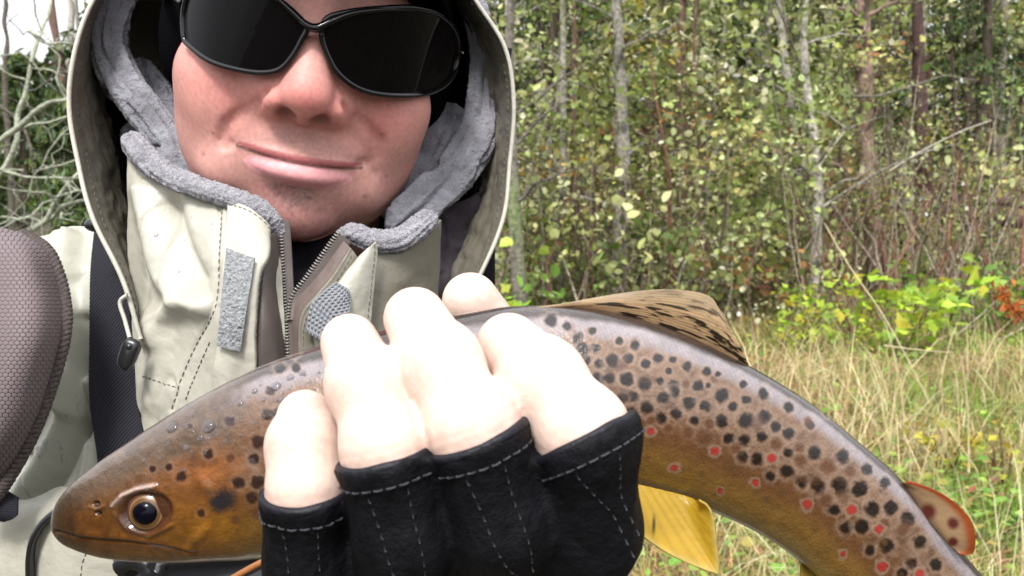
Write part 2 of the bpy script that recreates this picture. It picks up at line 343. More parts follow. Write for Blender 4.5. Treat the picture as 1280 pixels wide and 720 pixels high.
def smile(x):      # height of the mouth line
    return -6.95 + np.minimum(.030 * (x - .3) ** 2, .5) + .0 * x
CREASE = []
def head_sdf(P):
    x, y, z = P[:, 0], P[:, 1], P[:, 2]; X = np.abs(x); Q = np.stack([X, y, z], -1)
    d = s_ell(P, (0, 3.2, -1.2), (7.6, 9.2, 9.2))
    d = su(d, s_ell(P, (0, -2.8, 2.2), (6.9, 8.2, 6.0)), 1.6)
    d = su(d, s_ell(Q, (0, -7.4, 2.2), (5.2, 4.3, 5.2)), 1.6)
    d = su(d, s_ell(Q, (2.0, -6.4, 3.2), (4.3, 4.0, 4.1)), 1.8)       # fuller jowl
    d = su(d, s_ell(Q, (4.9, -4.2, 2.6), (2.0, 3.2, 3.2)), 1.4)
    d = su(d, s_ell(Q, (0, -9.9, 6.4), (2.1, 1.5, 1.5)), 1.7)          # chin
    d = su(d, s_ell(Q, (4.3, -2.9, 4.9), (2.7, 2.3, 2.6)), 1.4)        # cheek bones
    d = su(d, s_ell(Q, (3.6, -4.5, 5.75), (2.1, 1.8, 1.6)), 1.5)     # cheeks pushed up by the smile
    d = su(d, s_ell(Q, (0, -6.6, 6.2), (3.3, 2.4, 2.3)), 1.2)          # muzzle
    d = su(d, s_ell(Q, (2.9, 1.9, 6.7), (3.0, .9, 1.1)), 1.1)          # brow
    d = ss(d, s_ell(Q, (3.2, .1, 9.0), (1.9, 1.2, 1.7)), .9)           # sockets
    d = su(d, s_ell(Q, (3.2, 0, 6.3), (1.25, 1.15, 1.25)), .25)        # lids over the eyes
    d = su(d, s_cap(P, (0, 1.6, 7.7), (0, -2.8, 9.4), 1.0, 1.2), 1.5) # nose ridge
    d = su(d, s_ell(P, (0, -3.5, 9.75), (1.3, 1.0, 1.1)), .6)
    d = su(d, s_ell(Q, (1.45, -3.95, 8.75), (.78, .72, 1.1)), .5)
    d = su(d, s_cap(P, (0, -4.05, 9.9), (0, -4.45, 8.9), .45, .5), .4)
    d = su(d, s_ell(Q, (1.5, -2.7, 7.9), (1.5, 1.9, 1.2)), 1.0)          # nose flank into cheek
    d = ss(d, s_chain(P, [(2.6, -4.6, 8.9), (3.7, -5.7, 8.35), (4.35, -6.9, 7.4)], [.16, .30, .10]), .7)
    # smile folds
    fold = s_chain(Q, [(1.95, -3.6, 9.2), (2.9, -4.7, 8.75), (3.75, -6.0, 8.0), (4.2, -6.9, 7.3)], [.08, .08, .05, .01])
    d = ss(d, fold, .55)
    d = su(d, s_ell(Q, (3.4, -8.0, 5.9), (1.5, 1.3, 1.4)), 1.0)
    d = ss(d, s_ell(Q, (4.05, -6.25, 8.05), (.30, .38, .35)), .7)      # dimple at the corner
    d = ss(d, s_chain(Q, [(1.1, -4.95, 9.6), (1.9, -4.2, 9.9)], [.05, .05]), .3)
    # nostrils
    d = ss(d, s_ell(Q, (.86, -4.62, 9.55), (.52, .50, .75)), .2)
    # lips
    xm = x; X = np.abs(x - .15) * 1.12
    h = smile(x)
    zc = 8.6 - .075 * x ** 2
    taper = np.clip(1 - (X / 3.85) ** 2, 0, 1) ** .6
    up = np.sqrt(((y - h - .24) / .34) ** 2 + ((z - zc + .22) / .5) ** 2 + np.clip(X - 3.3, 0, 9) ** 2) - taper
    d = su(d, up * .4 + (1 - taper) * .4, .35)
    lw = np.sqrt(((y - h + .58) / .62) ** 2 + ((z - zc + .22) / .66) ** 2 + np.clip(X - 2.9, 0, 9) ** 2) - np.clip(1 - (X / 3.3) ** 2, 0, 1) ** .6
    d = su(d, lw * .45 + (1 - np.clip(1 - (X / 3.3) ** 2, 0, 1) ** .6) * .45, .3)
    line = np.sqrt((y - h) ** 2 + (z - zc - .35) ** 2 * .35 + np.clip(X - 3.55, 0, 9) ** 2 * 4) - .05
    d = ss(d, line, .2)
    d = ss(d, s_ell(Q, (0, -8.62, 8.6), (1.7, .32, .45)), .8)          # under the lower lip
    d = ss(d, s_cap(P, (0, -5.2, 9.35), (0, -6.1, 9.35), .12, .16), .4)
    for ch, rr_, kk in CREASE: d = ss(d, s_chain(P, ch, rr_), kk)
    # ears, neck
    d = su(d, s_ell(Q, (7.5, -.8, -.6), (.7, 3.0, 1.7)), .5)
    d = su(d, s_cap(P, (0, -6, -2.5), (0, -19, -5.5), 5.9, 6.4), 1.6)
    return d
def trace(px, py):
    d = .40
    for _ in range(40): d += float(head_sdf(Hinv(V(px, py, d))[None])[0]) * .0085
    return Hinv(V(px, py, d))
_c = [([trace(*q) for q in pts], rr_, kk) for pts, rr_, kk in (
    ([(322, 128), (300, 140), (283, 156), (277, 174)], [.05, .12, .15, .05], .55),
    ([(446, 146), (462, 160), (474, 178), (473, 196)], [.08, .2, .26, .08], .5),
    ([(288, 180), (281, 184)], [.14, .08], .4), ([(449, 205), (457, 203)], [.16, .10], .4))]
CREASE += _c
CREASE_SHADE = [np.array(c[0]).mean(0) for c in _c[:2]]
def head_color(L, seed=3):
    x, y, z = L[:, 0], L[:, 1], L[:, 2]; X = np.abs(x)
    c = np.tile(np.array([.54, .275, .235]), (len(L), 1))
    def g(cx, cy, rx, ry, sym=True): return np.exp(-(((X if sym else x) - cx) / rx) ** 2 - ((y - cy) / ry) ** 2)
    red = g(0, -3.6, 1.5, 1.3) * .9 + g(4.3, -3.4, 2.4, 2.0) * .75 + g(0, -10.5, 3, 1.6) * .35 + g(1.6, -4.1, .7, .7) * .5
    c = c * (1 - np.clip(red, 0, 1)[:, None] * np.array([.02, .26, .24]))
    st = sm(-4.6, -5.6, y) * sm(.2, 1, z) * (.62 + .38 * sm(6.2, 3.0, X)) * (1 - .8 * g(2.6, -5.2, .9, .7)) * (1 - .85 * g(3.9, -3.8, 2.3, 2.2))
    grain = (vnoise(L, 9, 5) * .5 + .5) ** 1.4
    h = smile(x)
    fl = np.clip(st * (.30 + .95 * g(0, -8.7, 1.5, .8) + .35 * g(0, -5.6, 2.6, .7) + .3 * g(0, -10.5, 4, 1.5)), 0, 1)
    c = c * (1 - (fl * (.34 + .62 * grain))[:, None] * np.array([.80, .74, .70]))
    c = c * (1 - .9 * np.exp(-((X - .86) / .5) ** 2 - ((y + 4.5) / .42) ** 2 - ((z - 9.35) / .7) ** 2))[:, None]  # nostril hollows painted dark in place of their shade
    # lips
    X = np.abs(x - .15) * 1.12
    lipu = sm(1.0, .6, np.abs(y - h - .20) / (.30 * np.clip(1 - (X / 3.75) ** 2, 1e-4, 1) ** .5)) * (z > 5) * (X < 3.7)
    lipl = sm(1.10, .72, np.abs(y - h + .58) / (.68 * np.clip(1 - (X / 3.3) ** 2, 1e-4, 1) ** .5)) * (z > 5) * (X < 3.25)
    c = c * (1 - lipu[:, None]) + lipu[:, None] * np.array([.33, .10, .10])
    c = c * (1 - lipl[:, None]) + lipl[:, None] * np.array([.66, .31, .32])
    ln = np.exp(-((y - h) / .09) ** 2) * (X < 3.8) * (z > 5); c = c * (1 - .82 * ln[:, None])
    for st_ in CREASE_SHADE: c = c * (1 - (.16 * np.exp(-(((L - st_) ** 2).sum(1)) / .9))[:, None] * np.array([.6, 1, 1]))  # smile creases darkened in the colour, standing in for their shade
    for mx, my, r in ((4.3, -4.6, .10), (-4.5, -6.2, .08), (3.9, -8.2, .14), (-4.9, -7.4, .1), (5.0, -6.9, .1), (-3.2, -9.1, .08)):
        c *= (1 - .5 * np.exp(-((x - mx) ** 2 + (y - my) ** 2) / r ** 2))[:, None]
    c *= (1 + .07 * fbm(L, 1.3, 4, seed))[:, None]
    c *= (1 + .07 * vnoise(L, 7, 9) * np.ones(1))[:, None] if False else (1 + .07 * vnoise(L, 7, 9)[:, None] * np.array([.5, 1, 1])); c *= 1 - .10 * sm(.1, .6, fbm(L, .8, 3, 41))[:, None] * np.array([.1, 1, .8])
    return np.clip(c, 0, 1)

# ---- hand (world metres); finger joints from knuckle to tip
FING = {  # name: joints (px, py, depth) and radii mm
    'little': ([(420, 790, .232), (392, 700, .206), (384, 610, .198), (381, 556, .202), (381, 522, .211)], [10.8, 9.6, 8.7, 8.5, 7.4]),
    'ring':   ([(510, 790, .232), (508, 670, .196), (482, 560, .190), (458, 480, .197), (437, 428, .213)], [11.4, 9.9, 9.5, 8.9, 7.7]),
    'middle': ([(600, 790, .232), (630, 650, .194), (592, 535, .188), (550, 455, .197), (519, 398, .214)], [12, 10.2, 9.9, 9.5, 8.5]),
    'index':  ([(650, 790, .235), (732, 662, .203), (728, 540, .191), (677, 476, .198), (636, 432, .213)], [12.5, 10.6, 10.3, 10.0, 8.8]),
}
FJ = {k: (VP(a), np.array(r) * .001) for k, (a, r) in FING.items()}
THUMB = (VP([(640, 790, .300), (700, 690, .295), (705, 560, .290), (640, 450, .276), (588, 376, .264)]), np.array([18, 14, 11.5, 10.5, 9.4]) * .001)
def smooth_chain(P, J, R, k=.004):
    d = None
    for i in range(len(J) - 1):
        e = s_cap(P, J[i], J[i + 1], R[i], R[i + 1]); d = e if d is None else su(d, e, k)
    return d
WR = V(600., 1000., .30)
def palm(P, g=0.0):
    d = s_cap(P, V(470., 800., .262), V(640., 800., .270), .017 + g, .018 + g)
    d = su(d, s_cap(P, V(450., 860., .275), V(640., 870., .285), .020 + g, .021 + g), .012)
    return su(d, s_cap(P, V(560., 880., .285), WR, .028 + g, .028 + g), .015)
def hand_sdf(P):
    d = palm(P)
    for J, R in FJ.values():
        e = smooth_chain(P, J, R)
        for i in (2, 3): e = su(e, np.linalg.norm(P - J[i], axis=-1) - R[i] * 1.0, .004)
        d = su(d, e, .0016)
    d = su(d, smooth_chain(P, *THUMB), .004)
    return d
PERS = empty('person', V(380., 420., .62) * [1, 1, 0], 'smiling person in pale hooded rain jacket and black fingerless glove holding the spotted trout', 'person')
mb_v, mb_f, mb_c, nn = [], [], [], 0
if not ONLY or 'head' in ONLY or 'fg' in ONLY:
    Vt, Fc = sdf_mesh(head_sdf, (-9.2, -20, -11.5), (9.2, 13.2, 12.2), .11)
    Vt = smooth_mesh(Vt, Fc, 1, .4)
    mb_v.append(H(Vt)); mb_f.append(Fc[:, ::-1] if np.linalg.det(HM) < 0 else Fc); mb_c.append(head_color(Vt)); nn += len(Vt)
if not ONLY or 'hand' in ONLY or 'fg' in ONLY:
    allj = np.concatenate([j for j, _ in FJ.values()] + [THUMB[0], WR[None]])
    Vt, Fc = sdf_mesh(hand_sdf, allj.min(0) - .03, allj.max(0) + .03, .0009); Vt = smooth_mesh(Vt, Fc, 3, .5)
    c = np.tile(np.array([.60, .44, .37]), (len(Vt), 1)); c *= (1 + .05 * fbm(Vt, 90, 3, 4))[:, None]
    for J, R in FJ.values():      # creases over the joints, pinker tips
        for i in (2,):
            ax = nz(J[i + 1] - J[i - 1]); q = Vt - J[i]; t = q @ ax; near = np.linalg.norm(q, axis=1) < R[i] * 1.5
            for o_ in (-.0012, .0012):
                k = np.exp(-((t - o_ + .0008 * vnoise(Vt, 300, 2)) / .0005) ** 2) * near; Vt = Vt - vnormals(Vt, Fc) * (k * .00013)[:, None]; c *= (1 - .10 * k[:, None] * np.array([.5, 1, 1]))
        k = np.exp(-(np.linalg.norm(Vt - J[4], axis=1) / .009) ** 2); c = c * (1 - .10 * k[:, None] * np.array([0, 1, .9]))
    mb_v.append(Vt); mb_f.append(Fc + nn); mb_c.append(c); nn += len(Vt)
if not ONLY or 'fg' in ONLY or 'torso' in ONLY:
    SH_R, SH_L = V(30., 520., .66), V(640., 520., .68)       # shoulders: his right is on the left of the picture
    EL = V(760., 1150., .50); PEL = V(350., 1900., .66)
    def torso_core(P, g=0.):
        d = s_cap(P, SH_R, SH_L, .055 + g, .055 + g)
        d = su(d, s_ell(P, V(345., 720., .68), (.165 + g, .105 + g, .20 + g)), .05)
        d = su(d, s_cap(P, V(345., 900., .70), PEL, .14 + g, .15 + g), .06)
        d = su(d, s_cap(P, SH_L, EL, .05 + g, .042 + g), .03)
        d = su(d, s_cap(P, EL, WR, .042 + g, .032 + g * .4), .03)
        d = su(d, s_cap(P, SH_R, V(-330., 900., .50), .05 + g, .044 + g), .03)
        d = su(d, s_cap(P, V(-330., 900., .50), V(-500., 520., .12), .044 + g, .03 + g), .03)
        return d
    Vt, Fc = sdf_mesh(lambda P: torso_core(P), (-.75, -.1, .3), (.45, .95, 1.65), .01)
    mb_v.append(Vt); mb_f.append(Fc + nn); mb_c.append(np.tile(np.array([.50, .285, .22]), (len(Vt), 1))); nn += len(Vt)
BODY = mesh('body', np.concatenate(mb_v), np.concatenate(mb_f), M_skin, PERS, np.concatenate(mb_c))
# ---- jacket: hood, lining, fleece, collar, chest, sleeves
if not ONLY or 'jacket' in ONLY or 'fg' in ONLY:
    def folds(G, amp, s, seed, dirv=None, warp=.6):
        """soft creases: ridged noise, optionally stretched along a direction"""
        P = G.copy()
        if dirv is not None: d = nz(np.array(dirv, float)); P = P - (P @ d)[..., None] * d * .78
        n = fbm(P + warp * .02 * fbm(G, 30, 2, seed + 5)[..., None], s, 3, seed)
        return amp * (1 - np.abs(n) * 2.2 - .5 * np.exp(-(fbm(P, s * 1.3, 2, seed + 31) / .05) ** 2))
    def shade(G, base, seed=1, dirt=.06): return np.clip(base * (1 + dirt * fbm(G, 14, 4, seed))[..., None], 0, 1)
    JK = bpy.data.objects.new('jacket', None)
    # torso and sleeves under the detailed front, one shell
    def jk_sdf(P):
        d = torso_core(P, .022)
        d = np.maximum(d, .25 - P[:, 2]); d = np.maximum(d, -(np.linalg.norm(P - V(-500., 520., .12), axis=1) - .075)); d = np.maximum(d, -(np.linalg.norm(P - WR, axis=1) - .062))
        n = fbm(P * np.array([1, 1, .45]), 13, 3, 21); d = d + .010 * (np.abs(n) * 2 - .6) + .0035 * fbm(P, 40, 2, 5)
        return d
    Vt, Fc = sdf_mesh(jk_sdf, (-.80, -.16, .2), (.50, 1.05, 1.7), .0065); Vt = smooth_mesh(Vt, Fc, 2)
    JK = mesh('jacket', Vt, Fc, M_shell, PERS, shade(Vt, BEIGE)); 
    # hood: one sweep round the face; columns run from the facing's inner edge over the rim to the back of the head
    rim = [(176, 424, .425), (152, 350, .43), (118, 272, .435), (97, 205, .44), (86, 130, .445), (97, 58, .45), (118, -5, .455), (172, -75, .46), (370, -120, .46), (545, -78, .465), (596, 0, .47), (631, 60, .475), (641, 130, .478), (639, 205, .475), (627, 275, .47), (596, 352, .465), (560, 420, .46)]
    inn = [(178, 420, .46), (168, 350, .48), (160, 272, .50), (146, 205, .51), (128, 130, .515), (118, 58, .52), (134, -5, .52), (190, -50, .52), (370, -80, .52), (520, -50, .52), (572, 0, .525), (600, 60, .53), (612, 130, .53), (606, 205, .53), (590, 275, .52), (562, 345, .51), (535, 410, .50)]
    inn2 = [(a + (375 - a) * .16, b + (120 - b) * .06, c + .07) for a, b, c in inn]
    back = V(372., 20., .73)
    rim = [(a + 2.0 * math.sin(i * 2.3), b, c + .002 * math.cos(i * 1.9)) for i, (a, b, c) in enumerate(rim)]
    rimG, innG, in2G = VP(rim), VP(inn), VP(inn2)
    out1 = VP([(a - (a - 375) * .05, b, c + .035) for a, b, c in rim]); out2 = VP([(a - (a - 375) * .12, b + 6, c + .10) for a, b, c in rim])
    out3 = out2 + (back - out2) * .35 + CF * .05; out4 = out2 + (back - out2) * .75 + CF * .06
    nr = 300
    cols = [innG, innG * .5 + rimG * .5 + CF * .004, rimG]
    A = cr(np.stack(cols), 40); A = cr(np.swapaxes(A, 0, 1), nr)
    d = (folds(A, .0030, 34, 3, warp=1.2) + folds(A * np.array([1, 1, 1.6]), .0016, 75, 33)) * np.linspace(1, .12, 40)[None]
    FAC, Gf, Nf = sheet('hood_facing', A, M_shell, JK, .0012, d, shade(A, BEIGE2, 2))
    FAC['label'] = 'olive grey facing inside the hood edge'
    cols = [rimG, out1, out2, out3, out4, np.broadcast_to(back + CF * .02, rimG.shape)]
    A = cr(np.stack(cols), 90); A = cr(np.swapaxes(A, 0, 1), nr)
    sheet('hood', A, M_shell, JK, .0012, folds(A, .003, 16, 8) * np.sin(np.linspace(0, np.pi, 90))[None], shade(A, BEIGE))
    cols = [innG, in2G, in2G + (back - in2G) * .3 + CF * .03, in2G + (back - in2G) * .8]
    A = cr(np.stack(cols), 60); A = cr(np.swapaxes(A, 0, 1), nr)
    sheet('hood_lining', A, M_lining, JK, .001, folds(A, .004, 25, 12))
    rp = cr(cr(rimG, nr), 420); N0 = nz(rp - cr(innG, 420)) * .3 - CF
    MB().tube(rp - CF * .0002, .0013, 8, c=BEIGE * 1.05).build('hood_piping', M_shell, JK)
    e = Gf[:, -7] ; stitches('hood_stitching', e, Nf[:, -7], M_thread, JK, .0030, .0012, .00036)
    # fleece: thick soft lips swept along a path, squashed and crumpled
    def fleece(name, path, rad, m, seed, flat=1.0, nu=220, nv=48, amp=.004, parent=None):
        P = cr(VP(path), nu); r = np.interp(np.linspace(0, 1, nu), np.linspace(0, 1, len(rad)), rad); T, A_, B_ = frames(P)
        # A_ spans sideways in the picture, B_ in depth
        side = nz(np.cross(T, CF)); dep = nz(np.cross(T, side)); th = np.linspace(0, 2 * np.pi, nv, endpoint=False)
        cap = np.sqrt(np.clip(np.minimum(np.arange(nu), np.arange(nu)[::-1]) / 9., 0.02, 1))
        G = P[:, None] + (r * cap)[:, None, None] * (np.cos(th)[None, :, None] * side[:, None] + flat * np.sin(th)[None, :, None] * dep[:, None])
        al = np.concatenate([[0], np.cumsum(np.linalg.norm(np.diff(P, axis=0), axis=1))]); UA = np.stack(np.broadcast_arrays(al[:, None], (2 * np.abs(th / np.pi - 1))[None]), -1) * np.array([1., 3.]); nrm = nz(G - P[:, None]); G = G + nrm * (amp * (.30 * fbm(G, 45, 2, seed) + 1.1 * fbm(UA * np.array([11., 1.3]), 1, 2, seed + 9) - 1.1 * np.exp(-(fbm(UA * np.array([14., .9]), 1, 2, seed + 40) / .07) ** 2) - .5 * np.exp(-((th[None] - 4.4 + .5 * fbm(UA[..., :1] * np.array([20., 0]), 1, 2, seed)) / .10) ** 2)) + .0006 * vnoise(G, 600, seed) + .0004 * vnoise(G, 1400, seed))[..., None]
        v = G.reshape(-1, 3); k = np.arange(nv); k1 = (k + 1) % nv; n = len(v)
        t = np.concatenate([np.stack([np.full(nv, n), k1, k], -1), np.stack([np.full(nv, n + 1), (nu - 1) * nv + k, (nu - 1) * nv + k1], -1)])
        return mesh(name, np.concatenate([v, P[:1], P[-1:]]), [gridfaces(nu, nv, cv=True), t], m, parent or JK)
    fleece('inner_hood', [(215, -60, .50), (165, -30, .495), (138, 20, .49), (134, 62, .485), (150, 102, .48), (182, 142, .475), (212, 182, .468), (242, 222, .46), (285, 262, .455)], [.011, .011, .012, .0105, .0115, .0115, .0105, .010, .008], M_fleece, 3, .55)
    fleece('inner_hood', [(176, 74, .522), (180, 92, .52), (196, 120, .515), (222, 168, .51), (245, 210, .50)], [.006, .009, .012, .010, .008], M_fleece, 23, .5, 140)
    fleece('inner_hood', [(168, 150, .505), (186, 190, .50), (205, 225, .49)], [.012, .014, .010], M_fleece, 13, .5, 100)
    fleece('inner_hood', [(548, -70, .53), (583, -10, .53), (600, 50, .53), (604, 110, .525), (598, 165, .515), (570, 212, .50), (530, 252, .486), (486, 288, .475)], [.010, .009, .008, .010, .013, .013, .012, .009], M_fleece, 5, .55)
    fleece('inner_hood', [(566, 130, .535), (556, 165, .525), (542, 200, .518), (512, 240, .51), (480, 272, .50)], [.010, .017, .018, .016, .012], M_fleece, 6, .4)
    fleece('collar_fleece', [(160, 168, .458), (182, 196, .450), (210, 218, .442), (245, 234, .434), (288, 248, .428), (325, 264, .426), (345, 288, .432), (350, 315, .44)], [.006, .0075, .007, .0062, .006, .0062, .005, .004], M_fleece2, 7, .9, 260, 40, .0018)
    fleece('collar_fleece', [(424, 300, .442), (440, 292, .440), (466, 301, .441), (495, 302, .445), (520, 288, .452), (545, 266, .46)], [.004, .0062, .0066, .007, .0072, .006], M_fleece2, 9, .9, 160, 40, .0018)
    # collar, near side (left of the zip)
    rows = [[(160, 178, .462), (196, 212, .452), (240, 238, .442), (285, 254, .432), (328, 272, .428), (352, 300, .436)],
            [(158, 260, .458), (192, 275, .446), (235, 290, .430), (278, 300, .416), (322, 318, .412), (353, 345, .424)],
            [(160, 340, .455), (192, 350, .444), (232, 362, .424), (272, 375, .410), (318, 386, .408), (354, 400, .420)],
            [(164, 430, .448), (192, 432, .438), (228, 436, .424), (268, 446, .412), (312, 456, .412), (360, 460, .420)],
            [(168, 530, .44), (200, 530, .43), (235, 530, .42), (275, 525, .415), (320, 520, .415), (372, 510, .42)],
            [(168, 640, .43), (200, 640, .43), (235, 640, .42), (275, 635, .415), (320, 630, .415), (372, 620, .42)]]
    G = surf(rows, 260, 260); x, y, _ = toview(G)
    def ln(pts, w): 
        pts = cr(np.array(pts, float), 40); d = np.full(x.shape, 1e9)
        for a, b in zip(pts[:-1], pts[1:]):
            e = b - a; t = np.clip(((x - a[0]) * e[0] + (y - a[1]) * e[1]) / (e @ e), 0, 1); d = np.minimum(d, np.hypot(x - a[0] - t * e[0], y - a[1] - t * e[1]))
        return np.exp(-(d / w) ** 2)
    dd = .0055 * ln([(225, 385), (200, 400), (188, 425)], 12) + .008 * ln([(180, 240), (196, 300), (215, 360), (250, 385)], 13) - .007 * ln([(214, 250), (228, 310), (245, 345)], 11) + .003 * ln([(190, 500), (196, 430), (185, 400)], 14)
    dd -= .0011 * np.exp(-(fbm(G * np.array([1.4, 1, .5]), 26, 2, 44) / .04) ** 2) * (x < 262); dd += .0013 * fbm(G, 60, 3, 4) + .0022 * fbm(G, 25, 2, 14) - .0012 * ln([(276, 250), (272, 310), (268, 380), (238, 440), (215, 512)], 3)
    seamA = [(279, 250), (275, 310), (270, 382), (246, 430), (228, 470), (214, 515)]; seamB = [(288, 253), (284, 310), (280, 372)]; seamC = [(262, 428), (244, 470), (232, 500)]
    dd += .0009 * ln([(283, 252), (279, 310), (275, 378)], 4.5)
    COL, Gc, Nc = sheet('collar', G, M_shell, JK, .0018, dd, shade(G, BEIGE, 5))
    gx, gy, _ = toview(Gc)
    def onto(pts, n=60, Gs=None, Ns=None):
        Gs = Gc if Gs is None else Gs; Ns = Nc if Ns is None else Ns; X, Y, _ = toview(Gs.reshape(-1, 3)); q = cr(np.array(pts, float), n)
        k = np.array([np.argmin((X - a) ** 2 + (Y - b) ** 2) for a, b in q]); return Gs.reshape(-1, 3)[k], Ns.reshape(-1, 3)[k]
    for s_ in (seamA, seamB, seamC): stitches('collar_stitching', *onto(s_, 80), M_thread, JK, .0026, .0013, .00034)
    stitches('collar_stitching', *onto([(178, 470), (200, 478), (225, 486)], 40), M_thread, JK, .0026, .0013, .0003)
    # storm flap with a rounded corner, turned up beside the zip
    fl = [[(284, 250, .424), (300, 254, .420), (318, 264, .418), (336, 282, .419), (338, 296, .421)],
          [(282, 300, .412), (298, 302, .408), (316, 308, .405), (334, 316, .406), (336, 322, .410)],
          [(278, 345, .404), (295, 348, .400), (312, 352, .398), (323, 348, .400), (326, 350, .404)],
          [(276, 395, .402), (290, 398, .398), (304, 400, .397), (318, 404, .398), (322, 405, .402)],
          [(270, 445, .404), (286, 448, .400), (302, 450, .400), (318, 456, .400), (322, 457, .404)],
          [(262, 500, .41), (280, 500, .405), (300, 500, .405), (320, 500, .405), (324, 500, .41)]]
    G = surf(fl, 200, 110); _, Gq, Nq = sheet('storm_flap', G, M_shell, JK, .0016, .0012 * fbm(G, 60, 3, 9), shade(G, BEIGE * 1.08, 6))
    stitches('flap_stitching', Gq[4, 4:96], Nq[4, 4:96], M_thread, JK, .0022, .0012, .0003); stitches('flap_stitching', Gq[4:150, -8], Nq[4:150, -8], M_thread, JK, .0022, .0012, .0003)
    vel = [[(283, 309, .402), (300, 316, .399), (318, 322, .398)], [(279, 345, .399), (296, 350, .396), (313, 354, .395)], [(275, 390, .397), (290, 396, .394), (306, 400, .394)], [(271, 432, .399), (285, 437, .396), (300, 440, .396)]]
    G = surf(vel, 120, 60); ew = np.minimum(1, np.minimum(np.minimum(np.arange(120), 119 - np.arange(120))[:, None], np.minimum(np.arange(60), 59 - np.arange(60))[None]) / 5.); sheet('hook_tape', G, M_velcro, JK, .0015, ew * (.0005 * vnoise(G, 900, 2) + .0003 * vnoise(G, 2200, 5)))
    # taupe inner placket folding round behind the flap
    pk = [[(326, 330, .418), (334, 300, .420), (344, 292, .426), (354, 300, .436)], [(318, 360, .408), (330, 350, .408), (344, 352, .416), (354, 360, .43)], [(316, 405, .404), (330, 405, .402), (346, 408, .41), (357, 415, .425)], [(317, 450, .404), (330, 452, .403), (348, 455, .408), (360, 462, .42)], [(318, 520, .41), (332, 520, .408), (350, 520, .41), (364, 520, .42)]]
    G = surf(pk, 160, 60); _, Gp, Np = sheet('inner_placket', G, M_taupe, JK, .0012, .0008 * fbm(G, 60, 2, 3)); stitches('placket_stitching', Gp[8:, 4], Np[8:, 4], M_thread, JK, .0024, .0012, .0003)
    # zip: tape and teeth on both sides
    def zipper(path, w, side):
        P = cr(VP(path), 120); T = nz(np.gradient(P, axis=0)); S_ = nz(np.cross(T, CF)) * side
        G = P[:, None] + S_[:, None] * (np.linspace(0, 1, 8) * w)[None, :, None] + CF * (np.linspace(0, 1, 8) * .002)[None, :, None]
        ZT = sheet('zip_tape', G, M_taupe, JK, .0009)[0]
        s = np.concatenate([[0], np.cumsum(np.linalg.norm(np.diff(P, axis=0), axis=1))]); mb = MB()
        for a in np.arange(0, s[-1], .0017):
            q = np.array([np.interp(a, s, P[:, k]) for k in range(3)]); t = nz(np.array([np.interp(a, s, T[:, k]) for k in range(3)])); sd = nz(np.cross(t, CF)) * side
            v, f = ball(q - sd * .0009, (.0016, .00055, .0011), np.stack([sd, t, CF]), 5, 7); mb.put(v, f)
        o = mb.build('zip_teeth', M_metal, JK); o['kind'] = 'stuff'
    zipper([(352, 276, .430), (355, 325, .428), (357, 365, .424), (360, 410, .420), (362, 470, .415)], .004, 1)
    zipper([(424, 292, .432), (404, 320, .430), (384, 348, .427), (366, 372, .424), (361, 400, .420)], .008, 1)
    # right side of the collar: taupe band, beige flap, loop tape
    rb = [[(424, 296, .434), (440, 312, .430), (452, 330, .432)], [(402, 330, .432), (420, 345, .426), (440, 360, .43)], [(380, 358, .428), (398, 372, .422), (420, 390, .426)], [(364, 382, .424), (378, 400, .418), (398, 425, .42)], [(362, 440, .42), (376, 460, .415), (396, 480, .42)]]
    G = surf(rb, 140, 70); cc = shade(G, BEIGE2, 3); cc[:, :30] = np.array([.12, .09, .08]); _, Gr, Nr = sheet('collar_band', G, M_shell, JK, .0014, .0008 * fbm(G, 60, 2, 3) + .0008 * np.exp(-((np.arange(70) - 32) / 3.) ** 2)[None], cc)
    stitches('band_stitching', Gr[5:, 40], Nr[5:, 40], M_thread, JK, .0022, .0012, .0003)
    rf = [[(470, 302, .428), (458, 312, .426), (447, 322, .426), (446, 330, .43)], [(472, 318, .430), (452, 330, .422), (430, 345, .420), (416, 362, .424)], [(468, 350, .430), (445, 360, .420), (420, 372, .416), (396, 388, .42)], [(464, 390, .430), (440, 398, .420), (415, 405, .416), (386, 420, .42)], [(460, 450, .43), (440, 450, .42), (415, 450, .42), (386, 455, .42)]]
    G = surf(rf, 140, 90); _, Gr, Nr = sheet('storm_flap', G, M_shell, JK, .0014, .0016 * fbm(G, 45, 3, 5), shade(G, BEIGE, 7)); stitches('flap_stitching', Gr[4:, 6], Nr[4:, 6], M_thread, JK, .0022, .0012, .0003)
    lp = [[(420, 352, .4145), (436, 362, .4145), (438, 374, .415)], [(404, 364, .413), (422, 378, .4125), (436, 392, .413)], [(388, 382, .413), (408, 398, .412), (424, 412, .412)], [(382, 415, .413), (400, 425, .412), (416, 432, .412)]]
    G = surf(lp, 90, 60); u = np.linspace(0, 24 * np.pi, 90)[:, None]; w_ = np.linspace(0, 18 * np.pi, 60)[None]; sheet('loop_tape', G, M_velcro2, JK, .0014, .00035 * np.sin(u) * np.sin(w_))
    # far side of the collar and the shadowed yoke under the hood
    fr = [[(470, 300, .44), (500, 312, .446), (530, 300, .455), (552, 275, .465)], [(470, 340, .438), (496, 350, .444), (522, 350, .458), (548, 340, .475)], [(462, 380, .436), (485, 395, .444), (515, 405, .46), (548, 410, .48)], [(460, 460, .436), (485, 470, .444), (515, 470, .46), (560, 470, .49)]]
    G = surf(fr, 140, 120); sheet('collar', G, M_shell, JK, .0016, .003 * fbm(G, 28, 3, 8), shade(G, BEIGE2 * 1.1, 8))
